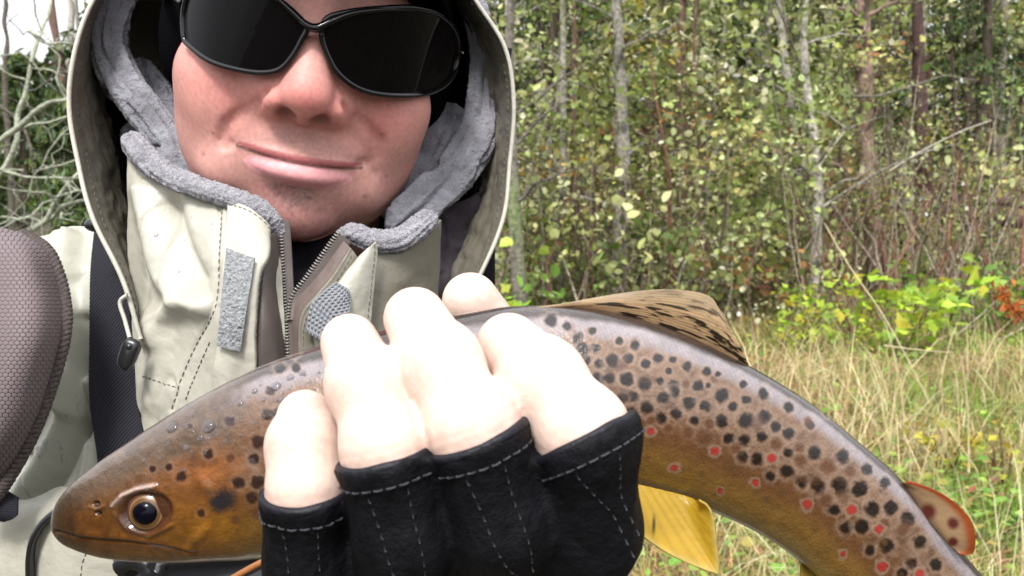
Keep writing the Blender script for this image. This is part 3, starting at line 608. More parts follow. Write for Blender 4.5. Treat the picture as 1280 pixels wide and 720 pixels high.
    yk = [[(500, 300, .50), (540, 262, .50), (580, 250, .51), (610, 230, .52)], [(480, 360, .49), (520, 330, .495), (560, 320, .505), (592, 300, .52)], [(460, 430, .48), (505, 400, .49), (555, 390, .50), (588, 370, .515)], [(450, 520, .47), (500, 500, .48), (560, 490, .50), (600, 480, .52)]]
    G = surf(yk, 140, 120); sheet('neck_lining_and_shade', G, M_yoke, JK, .0015, folds(G, .004, 30, 4))
    sheet('neck_lining_and_shade', surf([[(90, 60, .62), (380, 60, .64), (640, 60, .62)], [(120, 250, .57), (375, 250, .62), (620, 250, .57)], [(150, 450, .53), (370, 450, .56), (620, 450, .54)]], 60, 60), M_lining, JK, .001)
    # inside the neck opening: dark sheet standing in for the neck's shadow
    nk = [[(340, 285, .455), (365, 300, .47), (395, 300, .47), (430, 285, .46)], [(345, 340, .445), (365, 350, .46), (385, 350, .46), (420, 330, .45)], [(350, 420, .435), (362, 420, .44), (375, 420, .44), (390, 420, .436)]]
    sheet('neck_lining_and_shade', surf(nk, 60, 60), M_lining, JK, .001)
    # shoulder and chest, left of the strap
    ch = [[(-60, 330, .56), (20, 305, .55), (70, 288, .535), (110, 284, .52), (150, 290, .50)],
          [(-70, 400, .52), (10, 380, .51), (60, 360, .50), (110, 350, .485), (165, 350, .475)],
          [(-70, 480, .49), (0, 470, .485), (60, 455, .475), (115, 450, .465), (172, 450, .458)],
          [(-60, 570, .47), (0, 560, .462), (60, 550, .452), (120, 545, .446), (180, 545, .440)],
          [(-40, 660, .45), (20, 655, .445), (80, 645, .438), (135, 640, .432), (190, 640, .428)],
          [(-20, 780, .44), (40, 780, .436), (95, 780, .43), (145, 780, .428), (200, 780, .425)]]
    G = surf(ch, 320, 260); x, y, _ = toview(G)
    dd = .012 * ln([(96, 300), (88, 380), (100, 450), (98, 520)], 9) - .011 * ln([(104, 400), (108, 470), (104, 540)], 6) + .011 * ln([(110, 480), (80, 540), (52, 590), (20, 640)], 13) - .009 * ln([(104, 530), (80, 580), (60, 620)], 8)
    dd += .007 * ln([(70, 380), (74, 440), (60, 510), (44, 560)], 8) + .003 * ln([(112, 560), (104, 600), (92, 640)], 8) + - .0022 * np.exp(-(fbm(G * np.array([1.5, 1, .45]), 16, 2, 46) / .05) ** 2) + .0025 * fbm(G, 22, 3, 6) + .0006 * fbm(G, 90, 2, 7)
    CH, Gs, Ns = sheet('chest_panel', G, M_shell, JK, .0016, dd, shade(G, BEIGE * np.array([.97, 1, .99]), 9))
    mb = MB()
    rs2 = np.random.default_rng(5)
    for a, b, r in [(47, 561, 2.5), (56, 552, 4), (52, 560, 3), (50, 568, 3.5), (75, 560, 3.5), (76, 573, 4.5), (48, 570, 2), (73, 551, 2)] + [(rs2.uniform(20, 110), rs2.uniform(440, 620), rs2.uniform(.8, 2)) for _ in range(18)]:
        P_, N_ = onto([(a, b), (a, b + .1), (a, b + .2)], 3, Gs, Ns); r = r * .46 / 1000; v, f = ball(P_[0], (r, r * 1.1, r * .6), np.stack([CR, nz(np.cross(N_[0], CR)), N_[0]]), 10, 14); mb.put(v, f)
    for a, b, r in [(195, 294, 3.2), (224, 340, 2), (188, 300, 1.5), (265, 280, 1.5), (240, 272, 1.5), (230, 300, 1.5)]:
        P_, N_ = onto([(a, b), (a, b + .1), (a, b + .2)], 3); r = r * .43 / 1000; v, f = ball(P_[0], (r, r * 1.1, r * .6), np.stack([CR, nz(np.cross(N_[0], CR)), N_[0]]), 10, 14); mb.put(v, f)
    M_drop = mat('rain_drop', (.8, .8, .8), .02); M_drop.node_tree.nodes['Principled BSDF'].inputs['Transmission Weight'].default_value = .8; M_drop.node_tree.nodes['Principled BSDF'].inputs['IOR'].default_value = 1.33
    mb.build('rain_drops', M_drop, JK)['kind'] = 'stuff'
    # pocket flap low on the chest, with its dark bound opening
    pf = [[(-30, 610, .425), (30, 625, .415), (75, 608, .408), (104, 622, .405)], [(-30, 660, .415), (20, 660, .408), (60, 650, .402), (95, 655, .402)], [(-30, 760, .41), (10, 760, .405), (30, 760, .40), (50, 760, .402)]]
    G = surf(pf, 120, 120); sheet('pocket_flap', G, M_shell, JK, .0018, .0015 * fbm(G, 40, 3, 2), shade(G, BEIGE * 1.06, 4))
    slot = cr(VP([(100, 634, .400), (70, 640, .398), (48, 662, .397), (38, 695, .397), (40, 760, .398)]), 60)
    v, q, t = tubegeo(slot, .0045, 10, .4); mesh('pocket_binding', v, [q, t], M_black, JK)
    pp = [[(75, 636, .402), (104, 630, .400), (135, 640, .398), (160, 690, .398)], [(52, 670, .401), (80, 672, .395), (112, 680, .394), (160, 710, .396)], [(42, 760, .40), (75, 760, .395), (110, 760, .395), (160, 760, .396)]]
    G = surf(pp, 120, 120); _, Gr, Nr = sheet('pocket', G, M_shell, JK, .0018, .0018 * fbm(G, 40, 3, 12), shade(G, BEIGE * 1.06, 4)); stitches('pocket_stitching', *onto([(108, 690), (103, 705), (100, 730)], 40, Gr, Nr), M_thread, JK, .0024, .0014, .0003)
    # hood cord with its toggle
    cord = cr(VP([(160, 368, .425), (150, 378, .426), (156, 400, .425), (162, 422, .422)]), 40); v, q, t = tubegeo(cord, .0011, 7); TG = mesh('hood_cord', v, [q, t], mat('pale_cord', (.42, .42, .36), .7), JK)
    tg = np.stack([nz(V(150., 462, .42) - V(165., 420, .42)), np.zeros(3), -CF]); tg[1] = np.cross(tg[2], tg[0])
    c0 = V(161., 443., .420); th = np.linspace(0, 2 * np.pi, 36, endpoint=False); prof = np.stack([np.sign(np.cos(th)) * np.abs(np.cos(th)) ** .6 * .0088, np.sign(np.sin(th)) * np.abs(np.sin(th)) ** .7 * (.0046 - .0008 * np.cos(th))], -1)
    v = []; 
    for k_, (z_, s_) in enumerate([(-.003, .6), (-.0022, .92), (0, 1), (.0022, .92), (.003, .7), (.0032, .05)]): v.append(c0 + (prof[:, :1] * s_) * tg[0] + (prof[:, 1:] * s_) * tg[1] + z_ * tg[2])
    mesh('cord_lock', np.concatenate(v), gridfaces(6, 36, cv=True), M_black, JK)
    v, f = ball(c0 - tg[0] * .0045 + tg[2] * .0033, (.0017, .0017, .0010), tg, 8, 14); mesh('cord_lock_button', v, f, M_metal if 0 else M_black, JK)
    v, f = ball(V(118., 281., .445), (.0055, .004, .004), None, 12, 16); mesh('cord_bead', v, f, M_black, JK)
    # sleeve end seen right of the glove
# ================================================================== WORN GEAR
if not ONLY or 'jacket' in ONLY or 'fg' in ONLY:
    M_web = mat('black_webbing', (.022, .022, .027), .75, bumps=(('noise', 1500, .0004),), attr=True, spec=.12)
    ws = [[(118, 286, .500), (132, 288, .497), (148, 290, .494)], [(113, 340, .478), (136, 345, .474), (158, 350, .470)], [(112, 420, .462), (138, 425, .458), (165, 430, .455)], [(112, 500, .452), (140, 502, .449), (172, 505, .447)], [(122, 575, .442), (152, 575, .438), (184, 575, .436)], [(130, 680, .43), (160, 680, .427), (192, 680, .426)]]
    G = surf([[(a, b, c - .007) for a, b, c in r] for r in ws], 700, 170); WX, WY, _ = toview(G)
    def twill(G, su_, sv_):
        a_ = np.arange(G.shape[0])[:, None] * su_; b_ = np.arange(G.shape[1])[None] * sv_
        return .5 + .5 * np.sin(a_ * 1.3 + b_ * 1.5) * (.75 + .25 * np.cos(b_ * 2.6 - a_ * .5))
    tw = twill(G, .56, .36); wc = (np.array([.013, .013, .017]) * (.5 + 2.6 * tw ** 1.5)[..., None])
    WS, *_ = sheet('wader_strap', G, M_web, None, .0020, .00045 * tw, wc)
    tag(WS, 'flat black webbing strap running down the pale jacket beside the hood', 'strap')
    BP = empty('backpack', V(20., 600., .42), 'backpack strap with mauve honeycomb padding on the shoulder at the left edge', 'backpack')
    pd = [[(-60, 268, .44), (-20, 278, .435), (12, 289, .434), (32, 292, .44)],
          [(-60, 310, .425), (-15, 312, .405), (30, 312, .402), (62, 318, .425)],
          [(-60, 365, .418), (-10, 366, .388), (44, 364, .388), (79, 368, .415)],
          [(-60, 430, .410), (-12, 430, .376), (42, 425, .376), (80, 420, .402)],
          [(-60, 500, .405), (-20, 500, .372), (26, 494, .372), (60, 490, .395)],
          [(-60, 560, .40), (-24, 556, .374), (10, 550, .374), (36, 550, .390)],
          [(-60, 610, .395), (-40, 606, .384), (-12, 600, .384), (6, 604, .390)]]
    G = surf(pd, 620, 420); x, y, dz = toview(G)
    a = 7.2; qx = x / a; qy = y / (a * .8)
    best = np.full(x.shape, 9.); sec = np.full(x.shape, 9.)
    ry0 = np.round(qy / (math.sqrt(3) / 2))
    for dr in (-1, 0, 1):
        r = ry0 + dr; off = (r % 2) * .5; cx0 = np.round(qx - off)
        for dc in (-1, 0, 1):
            dd_ = np.hypot(qx - (cx0 + dc + off), qy - r * math.sqrt(3) / 2); sec = np.minimum(sec, np.maximum(best, dd_)); best = np.minimum(best, dd_)
    edge = sm(.0, .16, sec - best)
    c = np.array([.135, .105, .11]) * (.45 + .55 * edge)[..., None] * (1 + .08 * fbm(G, 30, 3, 2))[..., None]
    M_pad = mat('pad_cloth', attr=True, rough=.55, bumps=(('noise', 1500, .0002),), sheen=0, spec=.25)
    sheet('shoulder_pad', G, M_pad, BP, .012, .00055 * edge + .0006 * fbm(G, 40, 2, 3), c, uvs=False)
    ed = cr(VP([(30, 292, .440), (62, 316, .424), (80, 368, .413), (81, 420, .401), (62, 490, .394), (38, 550, .389), (6, 606, .388), (-20, 640, .388)]), 200)
    mb = MB(); T, A_, B_ = frames(ed); ph_ = np.linspace(0, 46 * np.pi, 200)
    for o_ in (0, 2.094, 4.188): mb.tube(ed + .0016 * (np.cos(ph_ + o_)[:, None] * A_ + np.sin(ph_ + o_)[:, None] * B_), .0017, 7)
    mb.build('edge_binding', mat('brown_braid', (.055, .042, .040), .9, noise=(600, .4), bumps=(('noise', 900, .0006),)), BP)
    st = [[(-40, 590, .395), (0, 608, .392), (22, 622, .392)], [(-40, 615, .392), (-4, 630, .389), (20, 645, .39)], [(-40, 640, .392), (-10, 650, .39), (6, 652, .392)]]
    G = surf(st, 160, 120); tw = twill(G, .6, .6); sheet('lower_webbing', G, M_web, BP, .002, .0004 * tw, np.array([.013, .013, .017]) * (.5 + 2 * tw)[..., None])
    # black chest box under the fish
    BX = empty('chest_box', V(250., 800., .33), 'glossy black plastic chest box under the trout head beside the glove', 'box')
    def box_ring(cx, cy, w_, h_, r, n=12):
        out = []
        for sx, sy, a0 in ((1, -1, -90), (1, 1, 0), (-1, 1, 90), (-1, -1, 180)):
            for t in np.linspace(0, 90, n): an = math.radians(a0 + t); out.append((cx + sx * (w_ - r) + r * math.cos(an), cy + sy * (h_ - r) + r * math.sin(an)))
        return np.array(out)
    def box(name, cx, cy, w_, h_, r, z0, z1, m, tilt=-.05, bev=.0018):
        rings = []
        for ins, z in ((0, z1), (0, z0 + bev), (bev * .35, z0 + bev * .35), (bev, z0), (min(w_, h_) * .98, z0)):
            R2 = box_ring(0, 0, w_ - ins, h_ - ins, max(r - ins, .0002)); R2 = R2 @ np.array([[math.cos(tilt), math.sin(tilt)], [-math.sin(tilt), math.cos(tilt)]])
            rings.append(V(cx, cy, z0)[None] + R2[:, :1] * CR - R2[:, 1:] * CU + CF * (z - z0))
        n = len(rings[0]); return mesh(name, np.concatenate(rings), [gridfaces(5, n, cv=True), (np.arange(n) )[None, ::-1]], m, BX)
    box('shell', 262., 790., .040, .036, .007, .350, .385, M_black)
    box('lid', 285., 800., .036, .036, .007, .338, .352, mat('gloss_black', (.010, .010, .013), .10, coat=.5))
    v, q, t = tubegeo(VP(cr([(196, 714, .334), (206, 702, .334), (260, 697, .334), (345, 690, .334), (420, 684, .334)], 60)), .0012, 8); mesh('rim', v, [q, t], mat('polished_edge', (.25, .25, .27), .15, metal=.6), BX)
    v, q, t = tubegeo(VP(cr([(272, 735, .325), (310, 712, .322), (350, 692, .320)], 30)), .0014, 8); o = mesh('rod_twig', v, [q, t], mat('russet_twig', (.28, .11, .035), .5, noise=(90, .4)), None); o.name = 'dry_twig'; tag(o, 'thin russet twig lying slantwise on the black chest box', 'twig')
    v, q, t = tubegeo(VP(cr([(150, 706, .345), (172, 700, .343), (188, 712, .342), (178, 730, .342)], 30)), .0045, 12); mesh('latch', v, [q, t], M_black, BX)
# ---- glove
M_glove = mat('black_suede', (.0030, .0030, .0045), .62, noise=(180, .5), sheen=0, bumps=(('noise', 420, .0007), ('noise', 1800, .0003)), spec=.14)
M_gthread = mat('grey_thread', (.032, .034, .042), .7)
M_hem = mat('glove_binding', (.006, .006, .010), .5, spec=.25, bumps=(('noise', 700, .0004),), noise=(200, .4))
if not ONLY or 'hand' in ONLY or 'fg' in ONLY:
    CUFF = {'little': V(384., 612., .199), 'ring': V(484., 566., .191), 'middle': V(598., 542., .190), 'index': V(730., 548., .191)}
    G_ = .0019
    cuts = {}
    for k, (J, R) in FJ.items():
        ax = nz(J[2] - J[1]); q_ = .62 if k == 'index' else .25; ax = nz(ax * (1 - q_) + nz(J[3] - J[2]) * q_); c = CUFF[k]
        t = np.clip((c - J[1]) @ nz(J[2] - J[1]), 0, 1); cen = J[1] + nz(J[2] - J[1]) * t
        if (c - J[1]) @ nz(J[2] - J[1]) > np.linalg.norm(J[2] - J[1]): cen = J[2] + nz(J[3] - J[2]) * ((c - J[2]) @ nz(J[3] - J[2]))
        cuts[k] = (cen, ax, np.interp(t, [0, np.linalg.norm(J[2] - J[1])], [R[1], R[2]]))
    def glove_sdf(P):
        d = palm(P, .002)
        d = su(d, s_cap(P, V(560., 880., .285), WR, .031, .034), .01)
        for k, (J, R) in FJ.items():
            cen, ax, r = cuts[k]
            e = smooth_chain(P, J[:4], R[:4] + G_ + (.0008 if k == 'index' else 0))
            e = -su(-e, -((P - cen) @ ax), .0012)
            d = su(d, e, .0035)
        tb = smooth_chain(P, THUMB[0][:4], THUMB[1][:4] + G_)
        cen = THUMB[0][2] * .5 + THUMB[0][3] * .5; tb = np.maximum(tb, (P - cen) @ nz(THUMB[0][3] - THUMB[0][2]))
        d = su(d, tb, .004)
        return d + .0005 * fbm(P, 60, 3, 8) + .0017 * (np.abs(fbm(P * np.array([1.6, 1, .35]), 90, 2, 3)) - .45)
    allj = np.concatenate([j for j, _ in FJ.values()] + [THUMB[0], WR[None]])
    Vt, Fc = sdf_mesh(glove_sdf, allj.min(0) - .04, allj.max(0) + .04, .0010)
    Vt = smooth_mesh(Vt, Fc, 1, .3)
    GL = mesh('glove', Vt, Fc, M_glove, PERS); GL['label'] = 'black fingerless glove with grey seam stitching'
    for k, (J, R) in FJ.items():
        cen, ax, r = cuts[k]; a1 = nz(np.cross(ax, -CF)); a2 = nz(np.cross(a1, ax)); a2 = a2 if a2 @ CF < 0 else -a2
        th = np.linspace(0, 2 * np.pi, 49)
        def ringpt(c, rr): return c + rr * (np.cos(th)[:, None] * a1 + np.sin(th)[:, None] * a2) + ax * (.0006 * vnoise(np.stack([th * 2, th * 0], -1), 1, len(k)))[:, None]
        mb = MB(); mb.tube(ringpt(cen - ax * .0002, r + G_ * .95 + (.0008 if k == 'index' else 0)), .00125, 8); mb.build('hem', M_hem, GL)
        N = np.cos(th)[:, None] * a1 + np.sin(th)[:, None] * a2
        lo_, hi_ = np.full(49, .004), np.full(49, .020)
        for _ in range(16):
            m_ = (lo_ + hi_) / 2; ins = glove_sdf(cen - ax * .0046 + N * m_[:, None]) < 0; lo_ = np.where(ins, m_, lo_); hi_ = np.where(ins, hi_, m_)
        fr_ = (lo_ < .017) & (np.sin(th) > -.25); i_ = np.where(fr_)[0]
        stitches('hem_stitching', (cen - ax * .0046 + N * (lo_[:, None] + .0002))[i_], N[i_], M_gthread, GL, .0022, .0008, .00024)
        # seams running down the sleeve of each finger
        for ang in (-.38, .42):
            P_, N_ = [], []
            for t in np.linspace(.006, .05, 24):
                q = cen - ax * t; dv = math.cos(ang) * a2 + math.sin(ang) * a1
                # walk out to the glove's own surface
                lo_, hi_ = 0.004, .03
                for _ in range(14):
                    m_ = (lo_ + hi_) / 2
                    if glove_sdf((q + dv * m_)[None])[0] < 0: lo_ = m_
                    else: hi_ = m_
                if lo_ > r + .004: break
                P_.append(q + dv * (lo_ + .0002)); N_.append(dv)
            if len(P_) > 3: stitches('seam_stitching', P_, N_, M_gthread, GL, .0015, .0016, .00015)

# ---- sunglasses and cap
if not ONLY or 'head' in ONLY or 'fg' in ONLY:
    M_frame = mat('gloss_black_frame', (.003, .003, .0035), .10, spec=.35, coat=.15)
    M_lens = mat('smoked_lens', (.002, .0015, .002), .03, spec=.14)
    def zl(x, y): return 10.25 - .055 * (np.abs(x) ** 2) - .0006 * np.abs(x) ** 4 + .10 * (y - 0)
    SG = empty('sunglasses', H((0, 0, 9)), 'glossy black wraparound sunglasses worn under the hood', 'sunglasses')
    LENS = [[(230, 46), (238, 58), (262, 76), (292, 86), (325, 91), (349, 87), (365, 71), (377, 50), (383, 34), (368, 16), (345, -2), (310, -18), (270, -26), (242, -18), (230, 10)],
            [(402, 42), (408, 66), (423, 92), (449, 111), (484, 119), (528, 118), (556, 106), (570, 84), (573, 50), (556, 22), (520, 10), (470, 11), (430, 16), (408, 24)]]
    for li, O_ in enumerate(LENS):
        o_ = cr(np.array(O_, float), 120, True); c_ = o_.mean(0)
        ring = [c_ + (o_ - c_) * t for t in np.linspace(.02, 1, 14)]
        G = np.stack(ring); L = Hray(G[..., 0], G[..., 1], zl)
        n = 14 * 120; f = gridfaces(14, 120, cv=True)
        A = H(L); Bk = H(L - np.array([0, 0, .2])); f2 = f[:, ::-1] + n
        e = np.arange(120) + 13 * 120; e1 = np.roll(e, -1)
        cap_ = np.arange(120); 
        mesh('lens', np.concatenate([A.reshape(-1, 3), Bk.reshape(-1, 3)]), [np.concatenate([f, f2, np.stack([e, e1, e1 + n, e + n], -1)]), cap_[None], (cap_[::-1] + n)[None]], M_lens, SG)
        rim = H(L[-1] + np.array([0, 0, .03])); rim = np.concatenate([rim, rim[:2]])
        MB().tube(rim, .0015, 10, flat=1).build('rim', M_frame, SG)
        side = -1 if li == 0 else 1
        e0 = L[-1][np.argmax(side * L[-1][:, 0])]
        arm = np.array([e0 + [0, .4, -.1], [side * 8.1, .9, e0[2] - 1.6], [side * 8.4, .8, 2.5], [side * 8.1, .4, -1.5]])
        v, q, t = tubegeo(H(cr(arm, 24)), .0035, 10, .5)
        mesh('temple_arm', v, [q, t], M_frame, SG)
    br = Hray(np.array([300., 338, 362, 380, 395, 412, 440, 480, 520]), np.array([-24., -8, 12, 29, 35, 28, 17, 12, 12]), lambda x, y: zl(x, y) + .05)
    v, q, t = tubegeo(H(cr(br, 70)), np.interp(np.linspace(0, 1, 70), [0, .25, .5, .75, 1], [.0012, .0022, .0034, .0026, .0012]), 14, .7); mesh('bridge', v, [q, t], M_frame, SG)
    M_cap = mat('black_cap_cloth', (.003, .003, .004), 1, spec=.02, sheen=0, bumps=(('noise', 600, .0005),))
    CP = empty('cap', H((0, 8, 0)), 'black cap under the raised grey hood lining', 'cap')
    def cap_sdf(P):
        Q = np.stack([np.abs(P[:, 0]), P[:, 1], P[:, 2]], -1)
        d = s_ell(P, (0, 3.2, -1.2), (8.5, 9.9, 9.9)); d = su(d, s_ell(Q, (7.0, -.5, -.8), (2.0, 4.0, 3.6)), 1.2)  # cap sides brought low so their black fills the hood's shade
        cut = (3.1 - P[:, 1]) - np.clip(6.6 - P[:, 2], 0, 5) * 1.6
        d = -su(-d, -cut, .3)
        return -su(-d, (s_ell(P, (0, 3.0, -1.4), (7.7, 9.2, 9.3))), .2)
    Vt, Fc = sdf_mesh(cap_sdf, (-9.6, -6, -12), (9.6, 14, 10), .3)
    Vt = smooth_mesh(Vt, Fc, 2)
    mesh('crown', H(Vt), Fc[:, ::-1] if np.linalg.det(HM) < 0 else Fc, M_cap, CP)
    a = np.linspace(-1.15, 1.15, 30); rr = np.linspace(0, 1, 10); A_, R_ = np.meshgrid(a, rr, indexing='ij')
    bx = np.sin(A_) * (7.6 + .3 * R_); bz = np.cos(A_) * 8.6 - .6 + R_ * (5.6 * np.cos(A_) ** .7); by = 4.9 - .10 * bx ** 2 * (.25 + .2 * R_) - R_ * .3
    sheet('visor', H(np.stack([bx, by, bz], -1)), M_cap, CP, .003)
# ================================================================== TROUT
if not ONLY or 'fish' in ONLY or 'fg' in ONLY:
    OUT = np.array([(66, 648, 66, 656), (72, 628, 71, 670), (90, 605, 88, 683), (125, 577, 120, 694), (165, 550, 165, 700), (215, 517, 225, 701), (270, 485, 290, 698),
        (330, 456, 350, 694), (400, 432, 430, 688), (480, 412, 510, 670), (560, 395, 590, 650), (640, 383, 655, 628), (720, 383, 725, 611), (800, 398, 785, 607), (870, 424, 845, 623),
        (940, 459, 900, 643), (1010, 502, 950, 667), (1070, 550, 995, 698), (1122, 596, 1035, 735), (1167, 652, 1075, 782), (1213, 703, 1110, 830), (1258, 760, 1140, 880), (1285, 815, 1178, 925)], float)
    NS, NA = 1500, 460
    FDEP = np.interp(np.arange(len(OUT)), [0, 6, 14, 22], [.244, .236, .236, .262])
    T_ = VP(np.column_stack([OUT[:, :2], FDEP])); B_ = VP(np.column_stack([OUT[:, 2:], FDEP]))
    # even stations along the body
    mid = (T_ + B_) / 2; sl = np.concatenate([[0], np.cumsum(np.linalg.norm(np.diff(mid, axis=0), axis=1))])
    Tt, Bb = cr(T_, 3000), cr(B_, 3000); mm = (Tt + Bb) / 2; ssl = np.concatenate([[0], np.cumsum(np.linalg.norm(np.diff(mm, axis=0), axis=1))])
    ui = np.interp(np.linspace(0, ssl[-1], NS), ssl, np.arange(3000))
    Tt = np.stack([np.interp(ui, np.arange(3000), Tt[:, k]) for k in range(3)], -1); Bb = np.stack([np.interp(ui, np.arange(3000), Bb[:, k]) for k in range(3)], -1)
    C_ = (Tt + Bb) / 2; Hh = (Tt - Bb) / 2; hl = np.linalg.norm(Hh, axis=1)
    ph = np.linspace(0, 2 * np.pi, NA, endpoint=False) + 1e-4
    S_ = np.linspace(0, 1, NS)
    bw = hl * np.interp(S_, [0, .06, .2, .5, .8, 1], [.60, .60, .62, .62, .52, .40])
    cs, sn = np.cos(ph), np.sin(ph)
    sn2 = np.sign(sn) * np.abs(sn) ** .88
    G = C_[:, None] + Hh[:, None] * cs[None, :, None] - CF * (bw[:, None] * sn2[None])[..., None]      # phi=pi/2 faces the camera
    px, py, _ = toview(G.reshape(-1, 3)); px = px.reshape(NS, NA); py = py.reshape(NS, NA)
    front = sn[None] > 0
    # back side takes the same marks as the front: look marks up by body position instead of by sight
    vv = (1 - cs) / 2                                              # 0 back, 1 belly
    Xb = (C_[:, None] + Hh[:, None] * cs[None, :, None]); mir = np.where(np.arange(NA) < NA // 2, np.arange(NA), (NA - np.arange(NA)) % NA); bx = px[:, mir]; by = py[:, mir]
    v2 = np.broadcast_to(vv, (NS, NA))
    D = np.zeros((NS, NA))
    def gs(cx, cy, rx, ry=None, rot=0):
        ry = rx if ry is None else ry; c, s = math.cos(rot), math.sin(rot); dx, dy = bx - cx, by - cy
        return np.sqrt(((dx * c + dy * s) / rx) ** 2 + ((-dx * s + dy * c) / ry) ** 2)
    def pline(pts):
        pts = np.array(pts, float); d = np.full(bx.shape, 1e9)
        for a, b in zip(pts[:-1], pts[1:]):
            e = b - a; t = np.clip(((bx - a[0]) * e[0] + (by - a[1]) * e[1]) / (e @ e), 0, 1); d = np.minimum(d, np.hypot(bx - a[0] - t * e[0], by - a[1] - t * e[1]))
        return d
    # relief (metres)
    D += .0016 * np.exp(-gs(186, 636, 40, 34) ** 2)                                   # swelling round the eye
    D -= 0.0022 * sm(1.12, .72, gs(186, 638, 31, 25, -.1))                              # socket
    D += .0009 * np.exp(-(pline([(143, 632), (155, 620), (175, 611), (196, 607)]) / 3.0) ** 2)
    D += .0006 * np.exp(-(pline([(145, 640), (160, 660), (190, 668), (216, 655)]) / 3.0) ** 2)
    mouth = cr(np.array([(70, 664), (95, 671), (130, 675), (170, 677), (210, 684), (245, 692)], float), 30)
    md = pline(mouth); D -= .0010 * np.exp(-(md / 2.2) ** 2)
    mx = pline([(100, 668), (150, 671), (200, 678), (236, 689)]); D += .0006 * np.exp(-(mx / 6) ** 2)
    D -= .0013 * sm(1.2, .4, gs(121, 630, 5, 4)) + .0010 * sm(1.2, .4, gs(124, 641, 5, 3.5))
    D += .0004 * np.exp(-(pline([(113, 634), (121, 637), (131, 633)]) / 2.5) ** 2)
    op = pline(cr(np.array([(300, 560), (325, 600), (335, 640), (322, 680), (300, 695)], float), 20));  D -= .0002 * np.exp(-(pline([(306, 556), (333, 600), (343, 640), (330, 685)]) / 6) ** 2)
    pop = pline(cr(np.array([(245, 590), (262, 620), (262, 655), (240, 680)], float), 20)); D += .0005 * np.exp(-(pop / 7) ** 2)
    Pn = np.stack([bx, by], -1)
    D += .00035 * fbm(Pn, .03, 3, 2) * sm(420, 250, bx)
    # colour
    n1 = fbm(Pn, .02, 4, 11); n2 = vnoise(Pn, .22, 12); n3 = fbm(Pn, .06, 3, 13)
    def lerp(a, b, t): return a * (1 - t[..., None]) + np.asarray(b) * t[..., None]
    Cc = np.zeros((NS, NA, 3)) + np.array([.035, .026, .024])
    Cc = lerp(Cc, (.23, .22, .255), sm(.045, .08, v2 + .015 * n3)); Cc = lerp(Cc, (.155, .098, .066), sm(.11, .19, v2 + .03 * n3))  # lavender band: sky sheen on the upper back put into the colour
    Cc = lerp(Cc, (.105, .048, .018), sm(.35, .62, v2 + .08 * n1))
    Cc = lerp(Cc, (.165, .095, .022), sm(.62, .80, v2 + .06 * n1))
    Cc = lerp(Cc, (.26, .19, .07), sm(.84, .97, v2 + .03 * n1))
    hd = sm(345, 260, bx)
    hc = lerp(np.zeros((NS, NA, 3)) + np.array([.10, .072, .055]), (.135, .055, .012), sm(.22, .5, v2 + .1 * n3))
    hc = lerp(hc, (.22, .10, .010), np.exp(-gs(270, 660, 60, 26) ** 2)); hc = lerp(hc, (.25, .10, .035), np.exp(-gs(262, 588, 45, 16, -.1) ** 2))
    hc = lerp(hc, (.16, .075, .018), sm(.80, .9, v2) * sm(240, 160, bx)); hc = lerp(hc, (.09, .045, .02), np.exp(-gs(80, 640, 18, 25) ** 2) * .6)
    hc = lerp(hc, (.36, .26, .19), sm(.93, .99, v2) * sm(120, 260, bx))
    Cc = lerp(Cc, 0, np.zeros_like(hd)); Cc = Cc * (1 - hd[..., None]) + hc * hd[..., None]
    Cc = lerp(Cc, (.10, .045, .012), .7 * np.exp(-(md / 3.0) ** 2))
    orb = gs(184, 639, 34, 27, -.15); Cc = lerp(Cc, (.065, .026, .012), sm(1.15, .9, orb))
    Cc = lerp(Cc, (.45, .36, .34), .8 * np.exp(-(pline([(144, 631), (156, 619), (176, 611), (194, 607)]) / 2.6) ** 2))  # whitish highlight painted along the ridge over the eye
    Cc = lerp(Cc, (.04, .02, .012), sm(1.3, .5, gs(121, 630, 5, 4)) * .9 + .0); Cc = lerp(Cc, (.04, .02, .012), sm(1.3, .5, gs(124, 641, 5, 3.5)) * .8)
    Cc = Cc * (1 + (.22 + .2 * hd) * n3 + (.14 + .1 * hd) * n2)[..., None]; Cc = lerp(Cc, (.045, .020, .008), .45 * hd * sm(.2, .6, fbm(Pn, .045, 3, 71)))
    Cc = Cc * np.array([.86, .78, .70])
    # speckle mesh of scales
    sc_ = np.sin(bx * .9 + by * .35) * np.sin(by * .9 - bx * .3); Cc = Cc * (1 + .10 * sc_ * (1 - hd))[..., None]
    # spots: dark (black with pale halo), brown and red
    Z1 = [(28,133,9),(68,143,12),(125,176,13),(162,180,9),(198,196,12),(247,208,11),(276,215,8),(338,240,10),(388,264,14),(452,298,13),(505,340,12),(550,313,10),(50,177,11),(93,190,12),(47,229,15),(92,238,17),(128,232,11),(165,244,14),(167,262,13),(152,207,8),(226,244,14),(250,243,7),(285,268,18),(345,279,11),(312,296,12),(392,321,16),(421,347,13),(452,364,14),(138,275,15),(203,287,16),(243,294,14),(60,270,14),(35,275,12),(60,313,15),(97,300,15),(133,325,13),(170,315,13),(217,332,11),(284,333,16),(345,331,18),(303,376,13),(340,381,14),(385,372,14),(451,411,12),(517,412,17),(587,423,16),(648,453,14),(692,486,13),(485,487,14),(524,495,18),(447,458,16),(405,470,12),(371,426,15),(337,422,13),(580,494,20),(630,503,20),(663,553,18),(708,549,18),(750,575,18),(565,555,14),(595,600,15),(634,597,17),(697,645,18),(655,655,12),(780,634,16),(760,690,14),(735,715,14),(820,690,14),(860,740,16),(800,760,16),(730,790,16),(880,800,15)]
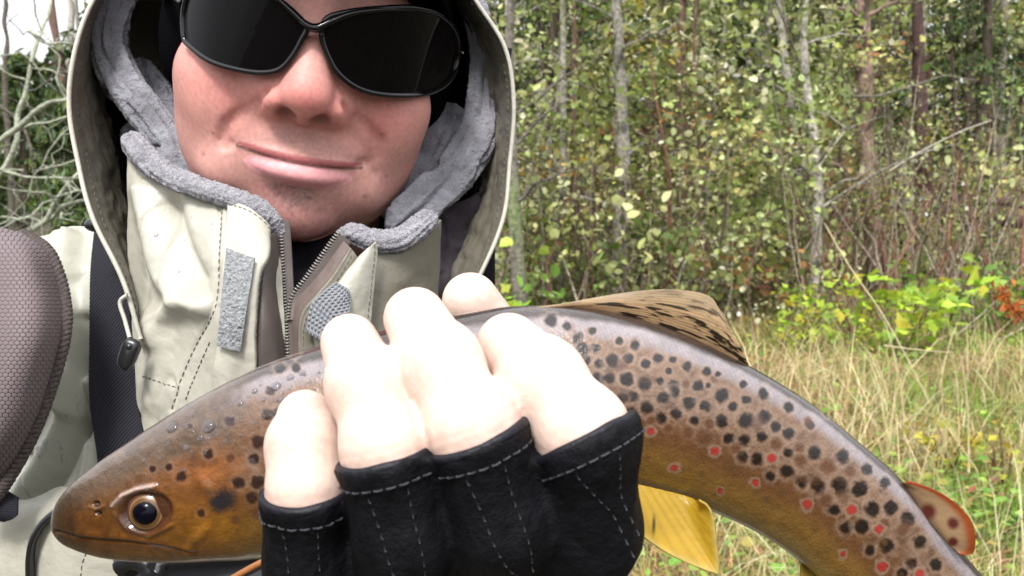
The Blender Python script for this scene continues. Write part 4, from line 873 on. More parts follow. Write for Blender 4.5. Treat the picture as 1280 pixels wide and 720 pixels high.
    BR = [(195,240,10),(240,370,18),(420,390,14),(550,445,18),(606,460,13),(482,430,15),(545,530,14),(740,600,14),(255,340,12),(320,400,12),(110,330,10),(480,400,12),(690,590,12),(200,360,12),(150,350,9),(500,330,10)]
    RD = [(410,425,13),(267,408,11),(107,358,10),(165,448,11),(609,553,14),(499,542,13),(676,604,12),(685,697,14),(588,665,9),(368,487,10),(280,507,8),(780,714,14),(700,770,12)]
    dark = [(760 + a / 2, 360 + b / 2, r / 2) for a, b, r in Z1]
    dark += [(640 + a / 3.27, 340 + b / 3.27, r / 3.27) for a, b, r in [(158,200,26),(225,222,18),(330,240,16),(268,272,25),(338,312,20),(296,360,26),(356,375,20),(408,362,26),(475,352,20),(345,440,28),(398,435,22),(470,440,26),(440,280,16),(545,375,18)]]
    dark += [(60 + a / 4.27, 560 + b / 4.27, r / 4.27) for a, b, r in [(558,112,20),(650,105,16),(715,152,27),(862,35,24),(1098,60,27),(1118,178,34),(1020,190,26),(1090,262,30),(820,345,20)]]
    dark += [(a / 2.4, 420 + b / 2.4, r / 2.4) for a, b, r in [(775,317,20),(803,235,18),(760,370,16),(690,255,16),(625,355,13),(715,440,18),(772,437,20),(460,400,11),(508,393,10),(690,365,10),(570,270,8)]]
    rs = np.random.default_rng(3)
    for yy in range(440, 640, 24):                                  # under the fingers
        for xx in range(345, 730, 24):
            if rs.random() < .7: dark.append((xx + rs.uniform(-7, 7), yy + rs.uniform(-7, 7), rs.uniform(5, 8)))
    wob = 1 + .26 * vnoise(Pn, .15, 31) + .20 * vnoise(Pn, .38, 33)
    def spots(lst, colr, halo, soft=.28, k=1.0):
        for a, b, r in lst:
            i = np.argmin(np.hypot(C_x - a, C_y - b)); i0, i1 = max(0, i - 130), min(NS, i + 130)
            dd = np.hypot(bx[i0:i1] - a, by[i0:i1] - b) / (r * wob[i0:i1])
            if halo: h_ = (np.exp(-((dd - 1.45) / .38) ** 2) * halo)[..., None]; Cc[i0:i1] = Cc[i0:i1] * (1 - h_) + np.array([.26, .185, .14]) * h_
            m = (sm(1 + soft, 1 - soft, dd) * k)[..., None]; Cc[i0:i1] = Cc[i0:i1] * (1 - m) + np.array(colr) * m
    C_x, C_y, _ = toview(C_)
    hdark = [s for s in dark if s[0] < 345]; bdark = [s for s in dark if s[0] >= 345]
    mid_ = [(x + rs.uniform(-9, 9), y + rs.uniform(-9, 9), rs.uniform(3, 6)) for x, y, r in bdark if rs.random() < .5]; spots(mid_, (.055, .024, .013), .0, .6, .7)
    spots(bdark, (.008, .004, .003), .30, .30)
    fl_ = [(rs.uniform(790, 1190), 0, rs.uniform(2.5, 5)) for _ in range(60)]; fl_ = [(a, np.interp(a, [790, 950, 1100, 1200], [545, 600, 690, 790]) + rs.uniform(-35, 22), r) for a, _, r in fl_]; spots(fl_, (.07, .035, .012), 0, .7, .5)
    mott = sm(.15, .5, fbm(Pn, .055, 3, 61)) * sm(.12, .2, v2) * sm(.66, .5, v2) * (1 - hd); Cc = lerp(Cc, (.050, .022, .011), .6 * mott)
    spots(hdark, (.018, .007, .005), .10, .3, .95)
    spots([(60 + a / 4.27, 560 + b / 4.27, r / 4.27) for a, b, r in [(970,50,24),(860,240,26),(490,170,24),(440,200,20),(380,250,20),(1120,350,30),(1000,380,24)]], (.075, .030, .013), 0, .5, .8)
    spots([(281, 624, 15), (274, 628, 10)], (.012, .010, .014), 0, .55, .95)
    spots([(760 + a / 2, 360 + b / 2, r / 2) for a, b, r in BR], (.075, .030, .014), .12, .5, .85)
    spots([(760 + a / 2, 360 + b / 2, r / 2.4) for a, b, r in RD], (.25, .018, .016), .45, .35, .92)
    nF = np.cross(np.gradient(G, axis=0), np.gradient(G, axis=1)); nF = nz(nF); nF *= np.sign((nF * (G - C_[:, None])).sum(-1, keepdims=True))
    G = G + nF * (D * (1 - 0 * sn2[None]))[..., None]
    M_fish = mat('wet_fish_skin', attr=True, rough=.28, coat=.75, coat_rough=.05, spec=.25, bumps=(('voronoi', 1100, .00011), ('noise', 300, .0003)), sss=.04)
    M_fish.node_tree.nodes['Principled BSDF'].inputs['Coat IOR'].default_value = 1.5
    FISH = empty('trout', V(640., 620., .236), 'brown spotted trout with red dots held up in the gloved hand', 'fish')
    vs = np.concatenate([G.reshape(-1, 3), C_[:1], C_[-1:]]); n = NS * NA; j = np.arange(NA); j1 = (j + 1) % NA
    tri = np.concatenate([np.stack([np.full(NA, n), j1, j], -1), np.stack([np.full(NA, n + 1), (NS - 1) * NA + j, (NS - 1) * NA + j1], -1)])
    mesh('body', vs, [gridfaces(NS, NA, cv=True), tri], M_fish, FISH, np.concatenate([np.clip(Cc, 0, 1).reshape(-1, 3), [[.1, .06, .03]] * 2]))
    def near_surface(x, y):                                          # depth of the flank under a pixel
        k = np.argmin((np.where(front, px, -999) - x) ** 2 + (np.where(front, py, -999) - y) ** 2); return toview(G.reshape(-1, 3)[k:k + 1])[2][0]
    # eye
    M_iris = mat('gold_iris', attr=True, rough=.3, coat=.35, coat_rough=.05); M_pupil = mat('black_pupil', (.002, .002, .006), .12, spec=.15)
    ed = near_surface(187, 636)
    for side in (1, -1):
        ec = V(187., 638., ed + .0022) if side == 1 else V(187., 638., ed + .0022) + CF * (2 * (.243 - ed - .0022))
        v, f = ball(ec, (.0062, .0062, .0036), np.stack([CR, CU, -CF * side]), 40, 60)
        q = (v - ec); rr = np.hypot(q @ CR, q @ CU) * 1000; an = np.arctan2(q @ CU, q @ CR)
        c = np.array([.10, .048, .014])[None] * np.ones((len(v), 1)); c = c * (1 - .35 * sm(4.4, 5.6, rr))[:, None]
        c = np.where(((np.cos(an) * -1 > .55) | (np.cos(an) > .80))[:, None] & (rr > 4.2)[:, None], np.array([.085, .035, .02]), c)
        c = np.where(((rr > 4.15) & (rr < 4.6))[:, None], np.array([.24, .14, .065]), c); c *= (1 + .2 * vnoise(v, 1500, 3))[:, None]
        ey = mesh('eye', v, f, M_iris, FISH, c)
        v, f = ball(ec + side * -CF * .0012, (.0042, .0040, .0032), np.stack([CR, CU, -CF * side]), 20, 30); mesh('pupil', v, f, M_pupil, ey)
    # fins
    M_fin = mat('fin_membrane', attr=True, rough=.35, coat=.25, spec=.3, transl=.45, bumps=(('noise', 500, .0003),))
    def fin(name, edge_in, edge_out, d0, d1, colf, rays=26, nu=180, nv=90, parent=FISH, label=None, bow=0.0, along=False):
        """edge_in: where it joins the body, edge_out: the free edge (px,py)"""
        a = cr(np.array(edge_in, float), nu); b = cr(np.array(edge_out, float), nu); t = np.linspace(0, 1, nv)[None, :, None]
        g = a[:, None] * (1 - t) + b[:, None] * t; dep = d0 * (1 - t[..., 0]) + d1 * t[..., 0] + bow * np.sin(np.pi * t[..., 0]) + 0 * g[..., 0]
        P = V(g[..., 0], g[..., 1], dep); u = np.linspace(0, 1, nu)[:, None] + 0 * t[..., 0]
        rel = (.0001 if along else .00012) * np.abs(np.sin((t[..., 0] + 0 * u if along else u) * rays * np.pi)) ** .6 * (1 - .4 * t[..., 0]) + .0008 * np.sin(u * 9 + t[..., 0] * 3) * t[..., 0]
        o, *_ = sheet(name, P, M_fin, parent, .0006, rel, colf(g[..., 0], g[..., 1], u, t[..., 0] + 0 * u))
        if label: o['label'] = label
        return o
    def c_dorsal(x, y, u, t):
        st = fbm(np.stack([u * 13 + 5 * t, t * 17], -1), 1, 3, 5); st2 = vnoise(np.stack([u * 9, t * 26], -1), 1, 8)
        c = np.array([.52, .36, .20]) * (1 + .3 * st2)[..., None]; e = sm(.45, .95, t)[..., None]; c = c * (1 - .55 * e) + np.array([.26, .21, .14]) * .55 * e
        m = sm(.08, .26, st + .22 * (.45 - t) + .08 * u) * (1 - .7 * sm(.6, .95, t)); c = c * (1 - m[..., None] * .93)
        return c * (.93 + .1 * np.abs(np.sin(t * 17 * np.pi)))[..., None]
    fin('dorsal_fin', [(655, 390), (720, 389), (790, 403), (850, 423), (905, 447), (938, 462)], [(660, 386), (730, 372), (800, 364), (850, 363), (888, 370), (906, 392)], .236, .233, c_dorsal, 17, 260, 140, bow=-.002, along=True, label='folded back tan fin with dark streaks')
    def c_pel(x, y, u, t):
        c = np.array([.56, .36, .030]) * (1 + .18 * fbm(np.stack([x, y], -1), .05, 3, 6))[..., None]; c = c * (1 - .15 * np.exp(-(((u * 14) % 1 - .5) * 5) ** 2))[..., None]
        c = c + sm(.85, 1, t)[..., None] * np.array([.04, .09, .08]); c = c * (1 - .9 * np.exp(-(np.hypot((x - 818) / 2.2, (y - 656) / 12)) ** 4))[..., None]; return c
    fin('pelvic_fin', [(756, 596), (800, 606), (850, 618), (868, 624)], [(760, 612), (786, 650), (835, 690), (885, 714), (899, 712), (893, 665), (884, 640), (872, 628)], .2265, .219, c_pel, 13, label='plain yellow lower fin')
    fin('pelvic_fin', [(775, 604), (800, 608), (840, 618), (858, 624)], [(770, 622), (800, 655), (835, 680), (870, 695), (880, 690), (878, 660), (870, 640), (864, 628)], .248, .256, c_pel, 13)
    def c_adi(x, y, u, t):
        c = np.array([.34, .22, .12]) * (1 - .5 * sm(.35, .0, t))[..., None]; e = sm(.66, .92, t); c = c * (1 - e[..., None]) + np.array([.30, .065, .015]) * e[..., None]
        for a, b, r in ((1191, 654, 7), (1191, 677, 6), (1160, 640, 10)):
            m = sm(1.5, .5, np.hypot(x - a, y - b) / r)[..., None]; c = c * (1 - m) + np.array([.10, .02, .012]) * m
        return c
    fin('adipose_fin', [(1128, 604), (1140, 622), (1153, 642), (1168, 660), (1186, 682)], [(1134, 602), (1166, 614), (1194, 629), (1213, 650), (1219, 676), (1217, 692), (1202, 692)], .246, .244, c_adi, 0, 80, 50, label='small rear fin with orange rim and two dark spots')
    fin('anal_fin', [(1000, 700), (1030, 730), (1060, 765)], [(1002, 706), (1010, 745), (1025, 800), (1062, 775)], .249, .246, lambda x, y, u, t: np.array([.40, .27, .05]) * np.ones(x.shape + (1,)), 10)
    fin('caudal_fin', [(1285, 812), (1235, 870), (1182, 922)], [(1400, 870), (1340, 960), (1270, 1060)], .262, .275, lambda x, y, u, t: np.array([.22, .15, .08]) * np.ones(x.shape + (1,)), 24)
    # water beads
    M_water = mat('water_bead', (.75, .75, .8), .02); M_water.node_tree.nodes['Principled BSDF'].inputs['Transmission Weight'].default_value = .94; M_water.node_tree.nodes['Principled BSDF'].inputs['IOR'].default_value = 1.33
    mb = MB(); gf = G[:, :NA // 2].reshape(-1, 3); nf = nF[:, :NA // 2].reshape(-1, 3); fx, fy, _ = toview(gf)
    beads = [(215, 534, 8), (261, 533, 8), (251, 548, 3.5), (232, 559, 4), (210, 555, 3), (300, 503, 4), (345, 483, 6), (350, 500, 4), (290, 520, 3.5), (330, 500, 3), (318, 489, 4), (363, 472, 4.5), (378, 466, 4), (180, 575, 3), (240, 520, 3), (270, 510, 3)]
    for _ in range(70): beads.append((rs.uniform(150, 400), 0, rs.uniform(.8, 2.2)))
    for a, b, r in beads:
        if b == 0: b = np.interp(a, [66, 165, 330, 430], [640, 556, 462, 430]) + rs.uniform(8, 70)
        k = np.argmin((fx - a) ** 2 + (fy - b) ** 2); n_ = nf[k]; t_ = nz(np.cross(n_, CU)); r = r * .236 / 1000
        v, f = ball(gf[k], (r * 1.15, r, r * .5), np.stack([t_, np.cross(n_, t_), n_]), 12, 18); mb.put(v, f)
    o = mb.build('water_beads', M_water, FISH); o['kind'] = 'stuff'
# ================================================================== LAND, FOREST, GRASS
if not ONLY or 'bg' in ONLY:
    M_ground = mat('forest_floor', attr=True, rough=.95, noise=(3.0, .5, 8), bumps=(('noise', 14, .06), ('noise', 60, .02)))
    def gz(x, y):
        """ground height: flat river bank, rising to the right and to the back"""
        return .055 * np.clip(y - 9, 0, 60) * 1.0 + .16 * np.clip(x - 4.5, 0, 30) * sm(9, 16, y) + .05 * np.sin(x * .9) * np.cos(y * .7) + .8 * sm(-2, -9, x) * sm(3, 9, y)
    xs = np.concatenate([np.linspace(-150, -26, 12), np.linspace(-25, 30, 180), np.linspace(32, 160, 12)]); ys = np.concatenate([np.linspace(-60, -4, 8), np.linspace(-3, 48, 180), np.linspace(50, 240, 12)])
    X, Y = np.meshgrid(xs, ys, indexing='ij'); Z = gz(X, Y); P = np.stack([X, Y, Z + .05 * vnoise(np.stack([X, Y], -1), .8, 3)], -1)
    c = np.array([.055, .045, .022])[None, None] * (1 + .4 * fbm(np.stack([X, Y], -1), .5, 3, 2))[..., None] * (1 + 0 * P)
    mesh('ground', P.reshape(-1, 3), gridfaces(len(xs), len(ys)), M_ground, None, c.reshape(-1, 3)); bpy.data.objects['ground']['kind'] = 'structure'

    M_bark = mat('bark', attr=True, rough=.9, noise=(26, .55, 7), bumps=(('noise', 40, .02), ('noise', 140, .008)))
    M_leaf = mat('leaf', attr=True, rough=.5, transl=.35, spec=.25)
    M_grass = mat('grass_blade', attr=True, rough=.6, transl=.3, spec=.2)
    M_needle = mat('needles', attr=True, rough=.6, transl=.15)

    def leafset(P, size, cols, shape='round', up=.55, tilt=None):
        """many separate leaf blades, each a small bent polygon; P (n,3), size (n,), cols (n,3)"""
        n = len(P); a = rng.uniform(0, 2 * np.pi, n); nrm = nz(rng.normal(size=(n, 3)) + np.array([0, 0, up * 2])); t = nz(np.cross(nrm, np.stack([np.cos(a), np.sin(a), 0 * a], -1))); b = np.cross(nrm, t)
        if shape == 'round': pr = np.array([(-.5, 0, 0), (-.28, .36, .07), (.12, .40, .08), (.5, 0, -.05), (.12, -.40, .08), (-.28, -.36, .07)])
        elif shape == 'long': pr = np.array([(-.5, 0, 0), (-.15, .15, .03), (.5, 0, -.10), (-.15, -.15, .03)])
        else: pr = np.array([(-.5, .0, 0), (-.1, .5, .10), (.1, .2, .06), (.5, 0, -.08), (.1, -.2, .06), (-.1, -.5, .10)])
        k = len(pr)
        v = P[:, None] + size[:, None, None] * (pr[None, :, :1] * t[:, None] + pr[None, :, 1:2] * b[:, None] + pr[None, :, 2:] * nrm[:, None])
        base = np.arange(n)[:, None] * k
        if k == 6: f = np.concatenate([base + np.array([0, 1, 2, 3]), base + np.array([0, 3, 4, 5])])
        else: f = base + np.array([0, 1, 2, 3])
        return v.reshape(-1, 3), f, np.repeat(cols, k, 0)
    def pal(n, kinds, var=.25):
        K = np.array([k[:3] for k in kinds]); w_ = np.array([k[3] for k in kinds], float); i = rng.choice(len(K), n, p=w_ / w_.sum())
        return np.clip(K[i] * (1 + var * rng.normal(size=(n, 1))) * (1 + .06 * rng.normal(size=(n, 3))), .004, .8)
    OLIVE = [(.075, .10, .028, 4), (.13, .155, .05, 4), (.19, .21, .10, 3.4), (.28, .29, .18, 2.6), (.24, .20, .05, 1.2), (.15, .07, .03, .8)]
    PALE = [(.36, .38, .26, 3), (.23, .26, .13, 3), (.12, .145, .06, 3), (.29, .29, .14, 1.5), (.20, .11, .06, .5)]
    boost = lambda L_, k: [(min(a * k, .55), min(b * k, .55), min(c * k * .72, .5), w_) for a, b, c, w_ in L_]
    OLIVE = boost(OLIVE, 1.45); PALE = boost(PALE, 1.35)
    YELL = [(.34, .48, .045, 5), (.46, .54, .06, 3), (.22, .32, .05, 3), (.46, .42, .05, 1)]
    GREENB = [(.12, .22, .035, 4), (.19, .30, .055, 3), (.28, .36, .06, 2)]
    GOLD = [(.50, .42, .05, 4), (.40, .32, .05, 2), (.35, .40, .06, 2)]

    def trunk_path(base, top, n=14, wob=.12):
        t = np.linspace(0, 1, n)[:, None]; P = base + (top - base) * t; L = np.linalg.norm(top - base)
        P = P + wob * np.sin(np.pi * np.clip(t * 1.0, 0, 1)) * np.stack([vnoise(np.column_stack([t[:, 0] * 3.2, t[:, 0] * 0 + rng.uniform(0, 50)]), 1, 1), vnoise(np.column_stack([t[:, 0] * 3.2, t[:, 0] * 0 + rng.uniform(0, 50)]), 1, 2), 0 * t[:, 0]], -1)
        return P
    def tree(name, base, top, r0, bark, leaves, nleaf, lsize, label, cat='tree', group=None, nbr=9, brlen=1.1, spread=1.2, zlo=.15, band=None, shape='round', wob=.25, parts=True, zmax=None, bend=.9):
        base = np.array(base, float); top = np.array(top, float); P = trunk_path(base, top, 18, wob); L = np.linalg.norm(top - base)
        root = empty(name, base, label, cat, group)
        mb = MB(); r = r0 * (1 - .75 * np.linspace(0, 1, 18) ** .9); r[0] *= 1.25
        PP = cr(P, 60); rr = np.interp(np.linspace(0, 1, 60), np.linspace(0, 1, 18), r); rr = rr * (1 + .10 * vnoise(PP, 7, 3))
        v, q, t = tubegeo(PP, rr, 9); cc = np.array(bark)[None] * np.ones((len(v), 1))
        if bark[0] > .2:          # birch-like scars
            m = sm(.35, .6, vnoise(v * np.array([1, 1, 3.2]), 7, 5) + .25 * fbm(v, 3, 2, 4)); cc = cc * (1 - .82 * m[:, None]); m2 = sm(.1, .5, fbm(v, 2.2, 3, 8)); cc = cc * (1 - .4 * m2[:, None] * np.array([.6, .5, .9]))
        else:
            m = sm(0, .45, fbm(v, 2.5, 3, 9)); cc = cc * (1 - m[:, None]) + (np.array(bark) * np.array([.9, 1.25, .7]) + np.array([.015, .03, 0])) * m[:, None]
        mb.put(v, q, t, cc)
        tips = []
        for i in range(nbr):
            h = rng.uniform(zlo, .98); p0 = np.array([np.interp(h, np.linspace(0, 1, 60), PP[:, k]) for k in range(3)]); a = rng.uniform(0, 2 * np.pi); ln_ = brlen * rng.uniform(.5, 1.2) * (1.15 - .6 * h)
            d = nz(np.array([math.cos(a), math.sin(a), rng.uniform(.25, 1.1)])); tt = np.linspace(0, 1, 7)[:, None]
            B = p0 + d * ln_ * tt + np.array([0, 0, -1]) * .15 * ln_ * tt ** 2 * bend + .07 * ln_ * np.cumsum(rng.normal(size=(7, 3)), 0) * tt
            mb.tube(B, np.linspace(r0 * .30 * (1.15 - h * .7), .003, 7), 5, np.array(bark) * .8); tips.append(B)
            for _ in range(2):
                k = rng.integers(2, 6); d2 = nz(d + .9 * rng.normal(size=3)); B2 = B[k] + d2 * ln_ * .45 * np.linspace(0, 1, 5)[:, None] + .03 * rng.normal(size=(5, 3)) * np.linspace(0, 1, 5)[:, None]
                mb.tube(B2, np.linspace(r0 * .12, .002, 5), 4, np.array(bark) * .7); tips.append(B2)
        mb.build('trunk', M_bark, root)
        if nleaf:
            allp = np.concatenate(tips + [PP[int(60 * zlo):]]) if tips else PP[10:]
            # clumps of foliage round the twigs
            nc = max(6, nleaf // 26); cen = allp[rng.integers(0, len(allp), nc)] + rng.normal(size=(nc, 3)) * np.array([.16, .16, .12]) * spread
            ci = rng.integers(0, nc, nleaf); cc_ = pal(nc, leaves, .3); Q = cen[ci] + rng.normal(size=(nleaf, 3)) * np.array([.15, .15, .10]) * spread
            ok = Q[:, 2] > gz(Q[:, 0], Q[:, 1]) + .05; Q = Q[ok]; n = len(Q); cl = cc_[ci[ok]] * rng.uniform(.65, 1.4, (n, 1)); cl[rng.random(n) < .04] *= 1.5
            v, f, c = leafset(Q, lsize * rng.uniform(.45, 1.35, n), np.clip(cl, 0, .6), shape)
            mesh('crown', v, f, M_leaf, root, c, smooth=False)
        return root
    def gp(px, y, dz=0.0):
        """ground point that a pixel column meets at world distance y"""
        x = (px - 640) / F * y * 1.0; return np.array([x, y, gz(np.array(x), np.array(float(y))) + dz])
    def up(px, py, y):                       # point above, seen at py, at world distance y
        d = y / (CF[1] + (360 - py) / F * CU[1]); return V(px, py, d)
    # --- the trunks one can pick out
    WHITE = (.42, .39, .34); GREY = (.27, .25, .21); RED = (.15, .085, .065); BRN = (.085, .062, .045)
    def pick(label, px0, py0, px1, py1, y, r, bark, nleaf=500, leaves=OLIVE, ls=.06, **k):
        b = gp(px0, y, -.1); b2 = up(px0, py0, y); t = up(px1, py1, y)
        top = t + (t - b2) * .35 if py1 < 30 else t
        return tree(k.pop('name', 'tree'), b, top, r, bark, leaves, nleaf, ls, label, **k)
    pick('slim pale birch in front of the wood, forked into thin white twigs near the top', 1024, 400, 1012, -30, 9.0, .075, WHITE, 500, PALE, .08, wob=.12, nbr=12, brlen=1.2, name='birch_tree')
    pick('thick reddish aspen trunk with peeling pale patches right of the slim birch', 1108, 345, 1072, -40, 10.8, .16, (.25, .17, .13), 700, OLIVE, .07, wob=.25, nbr=8, brlen=2, name='aspen_tree')
    pick('dark maroon trunk standing between the reddish aspen and the grassy slope', 1158, 280, 1146, -30, 16, .20, (.07, .035, .033), 700, OLIVE, .08, wob=.1, name='pine_tree')
    pick('thin dark leaning stem at the foot of the grassy slope', 1214, 318, 1190, 60, 12, .06, (.06, .03, .028), 300, OLIVE, .06, wob=.1, name='sapling')
    pick('mossy grey stump-like trunk close beside the hood, pale at its foot', 655, 395, 640, -30, 7.5, .085, (.17, .15, .125), 500, OLIVE, .055, wob=.15, name='alder_tree')
    pick('grey straight trunk behind the leaves just right of the hood edge', 697, 375, 704, -30, 9.2, .06, GREY, 800, PALE, .06, name='alder_tree')
    pick('pale grey trunk with broken bark above the front of the dorsal fin', 776, 372, 764, -30, 9.6, .12, (.27, .25, .22), 900, OLIVE, .07, wob=.2, name='birch_tree')
    pick('thin rusty brown stem leaning left above the dorsal fin', 850, 352, 812, 60, 8.5, .035, (.17, .08, .05), 500, OLIVE, .05, wob=.12, name='sapling')
    pick('pair-like forked brown stem above the rear of the dorsal fin', 893, 380, 872, 20, 9.5, .045, (.14, .085, .06), 600, PALE, .055, wob=.15, name='sapling')
    pick('whitish twisted trunk left of the birch, half hidden by leaves', 948, 372, 965, -30, 13, .10, (.24, .22, .19), 900, PALE, .07, wob=.3, name='birch_tree')
    pick('crooked brown hazel stem springing from the right bank', 1066, 380, 1052, 60, 10.5, .04, BRN, 500, OLIVE, .055, wob=.3, name='hazel')
    pick('grey trunk at the right edge of the wood above the slope', 1248, 250, 1254, -30, 18, .16, GREY, 1100, PALE, .09, wob=.2, name='aspen_tree')
    pick('slender grey stem between the rusty stem and the forked brown one', 868, 365, 900, -30, 12, .05, GREY, 700, OLIVE, .06, name='sapling')
    # --- the wood: many thin trees nothing tells apart
    k = 0; tries = 0
    used = []
    while k < 50 and tries < 4000:
        tries += 1; y = rng.uniform(10.5, 27); px = rng.uniform(575, 1330)
        if px > 1130 and y < 15: continue
        b = gp(px, y, -.1)
        if any(np.hypot(*(b[:2] - u[:2])) < .55 for u in used): continue
        used.append(b); h = rng.uniform(5, 9) + y * .12; kind = rng.random(); br = [GREY, BRN, WHITE, (.12, .09, .07), RED][rng.choice(5, p=[.3, .28, .12, .2, .1])]
        top = b + np.array([rng.normal() * .5, rng.normal() * .5, h]); lv = OLIVE if kind < .55 else PALE; bn = {GREY: 'grey', BRN: 'dark brown', WHITE: 'whitish', RED: 'reddish'}.get(br, 'brown'); ln_ = 'olive' if kind < .55 else 'pale'
        tree('tree', b, top, rng.uniform(.03, .12), br, lv, int(rng.uniform(400, 680)), .095 + y * .0026, 'thin tree with %s bark and %s leaves, crowded into the wood behind the clearing' % (bn, ln_), group='thin %s-barked trees with %s leaves in the wood' % (bn, ln_), nbr=int(rng.uniform(9, 15)), brlen=rng.uniform(1.2, 2.2), spread=rng.uniform(1.5, 2.6), zlo=.05)
        k += 1
    # --- understorey saplings, leafy from the ground
    k = 0
    while k < 40:
        y = rng.uniform(7.8, 12.5); px = rng.uniform(600, 1010) if k < 30 else rng.uniform(1010, 1300)
        if px > 1000 and y < 10.5: continue
        b = gp(px, y, -.05); h = rng.uniform(1.2, 3.4); k += 1
        bn = rng.integers(3); lo_ = rng.random() < .6; tree('sapling', b, b + np.array([rng.normal() * .35, rng.normal() * .3, h]), rng.uniform(.010, .022), [BRN, RED, GREY][bn], OLIVE if lo_ else PALE, int(rng.uniform(230, 420)), rng.uniform(.055, .085), 'slight %s-stemmed sapling with %s leaves along the front of the wood' % (['brown', 'reddish', 'grey'][bn], 'olive' if lo_ else 'pale'), 'sapling', '%s-stemmed saplings with %s leaves along the wood' % (['brown', 'reddish', 'grey'][bn], 'olive' if lo_ else 'pale'), nbr=8, brlen=.8, spread=1.3, zlo=.05)
    # --- broad-leaved bushes at the wood's edge
    for px, y, h, lv, n, lab in ((640, 8.0, 1.7, GREENB, 90, 'pale green broad-leaved bush beside the hood'), (735, 8.6, 2.3, PALE, 170, 'silvery broad-leaved bush left of the dorsal fin'), (800, 8.2, 1.5, OLIVE, 150, 'olive broad-leaved bush above the front of the dorsal fin'),
            (915, 9.0, 1.9, PALE, 170, 'pale broad-leaved bush behind the rear of the dorsal fin'), (970, 9.6, 3.0, PALE, 230, 'tall silvery bush left of the slim birch'), (1110, 10.6, 2.8, OLIVE, 230, 'tall olive bush round the foot of the aspen'), (700, 10., 3.6, PALE, 300, 'tall silvery bush right of the hood'), (860, 10.2, 3.8, PALE, 330, 'tallest silvery bush above the middle of the dorsal fin'), (1210, 11.5, 3.2, PALE, 240, 'silvery bush above the dark logs'), (780, 11., 4.4, OLIVE, 330, 'very tall olive bush behind the silvery ones')):
        b = gp(px, y, -.05); tree('bush', b, b + np.array([rng.normal() * .2, 0, h]), .02, [BRN, GREY][rng.integers(2)], lv, int(n * 1.0), .11, lab, 'bush', nbr=12, brlen=1.0, spread=1.9, zlo=.04)
    # --- far wood as one mass
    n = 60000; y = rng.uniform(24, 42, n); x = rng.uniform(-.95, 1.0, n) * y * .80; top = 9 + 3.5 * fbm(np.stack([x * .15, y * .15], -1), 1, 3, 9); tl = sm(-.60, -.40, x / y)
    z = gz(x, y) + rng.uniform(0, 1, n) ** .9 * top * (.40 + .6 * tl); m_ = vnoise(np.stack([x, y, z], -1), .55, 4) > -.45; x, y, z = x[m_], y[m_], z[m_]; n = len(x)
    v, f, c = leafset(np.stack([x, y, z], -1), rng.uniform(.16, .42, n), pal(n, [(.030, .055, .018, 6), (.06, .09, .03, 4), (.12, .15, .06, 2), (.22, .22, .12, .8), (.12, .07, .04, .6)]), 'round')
    mb = MB(); 
    for _ in range(150):
        yy = rng.uniform(22, 40); xx = rng.uniform(-.7, .85) * yy * .8; g = gz(np.array(xx), np.array(yy)); L_ = rng.uniform(7, 12)
        mb.tube(trunk_path(np.array([xx, yy, g - .1]), np.array([xx + rng.normal() * .6, yy, g + L_]), 8, .4), np.linspace(rng.uniform(.08, .2), .03, 8), 6, [GREY, BRN, WHITE, RED][rng.choice(4, p=[.4, .35, .1, .15])])
    for q, (vv, ff) in enumerate([(0, 0)]): pass
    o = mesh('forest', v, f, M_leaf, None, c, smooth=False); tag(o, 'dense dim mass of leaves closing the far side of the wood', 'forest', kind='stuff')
    o = mb.build('forest_trunks', M_bark); tag(o, 'distant thin trunks standing far back in the dim wood', 'forest trunks', kind='stuff')
    # --- dark spruces
    def spruce(px, y, h, r, label, n=5200, base_z=0, w0=1.0, moss=(.075, .10, .022)):
        b = gp(px, y, -.1); root = empty('spruce_tree', b, label, 'tree'); P = trunk_path(b, b + np.array([.1, 0, h]), 12, .1)
        mb = MB(); mb.tube(cr(P, 30), np.linspace(r, .02, 30), 9, BRN)
        Q, C = [], []
        nb = int(h * 9)
        for i in range(nb):
            t = (i + rng.random()) / nb; a = rng.uniform(0, 2 * np.pi); L_ = w0 * (1.05 - t) * h * .23 + .1; p0 = np.array([np.interp(t, np.linspace(0, 1, 12), P[:, k]) for k in range(3)])
            tt = np.linspace(0, 1, 9)[:, None]; B = p0 + np.array([math.cos(a), math.sin(a), 0]) * L_ * tt + np.array([0, 0, 1]) * (.05 * L_ - .45 * L_ * tt ** 1.3 + .18 * L_ * tt ** 3)
            mb.tube(B, np.linspace(.02, .004, 9), 4, (.05, .04, .025))
            m = max(6, n // nb); s = rng.uniform(.12, 1, m); q = np.stack([np.interp(s, tt[:, 0], B[:, k]) for k in range(3)], -1) + rng.normal(size=(m, 3)) * np.array([.10, .10, .05]) * (1.1 - s[:, None] * .5); Q.append(q)
        mb.build('trunk', M_bark, root); Q = np.concatenate(Q); v, f, c = leafset(Q, rng.uniform(.07, .17, len(Q)), pal(len(Q), [(.028, .060, .014, 5), (.06, .11, .022, 3), (moss[0] * 1.5, moss[1] * 1.5, moss[2] * 1.3, 4)]), 'long', .2)
        mesh('crown', v, f, M_needle, root, c, smooth=False); return root
    spruce(-60, 6.5, 1.9, .10, 'dark mossy spruce at the far left behind the backpack shoulder', 9000, w0=1.9)
    spruce(95, 8.5, 2.5, .10, 'spruce whose tip rises just left of the hood', 9000, w0=1.7)
    spruce(30, 11., 2.9, .10, 'smaller spruce between the two mossy ones at the far left', 7000, w0=1.7)
    spruce(690, 13.5, 9, .14, 'dark green spruce rising behind the leaves right of the hood', 9000)
    spruce(905, 14.5, 9.5, .14, 'dark spruce deep in the wood above the dorsal fin', 8000)
    spruce(1215, 17, 9, .14, 'spruce shading the top right corner above the slope', 9000)
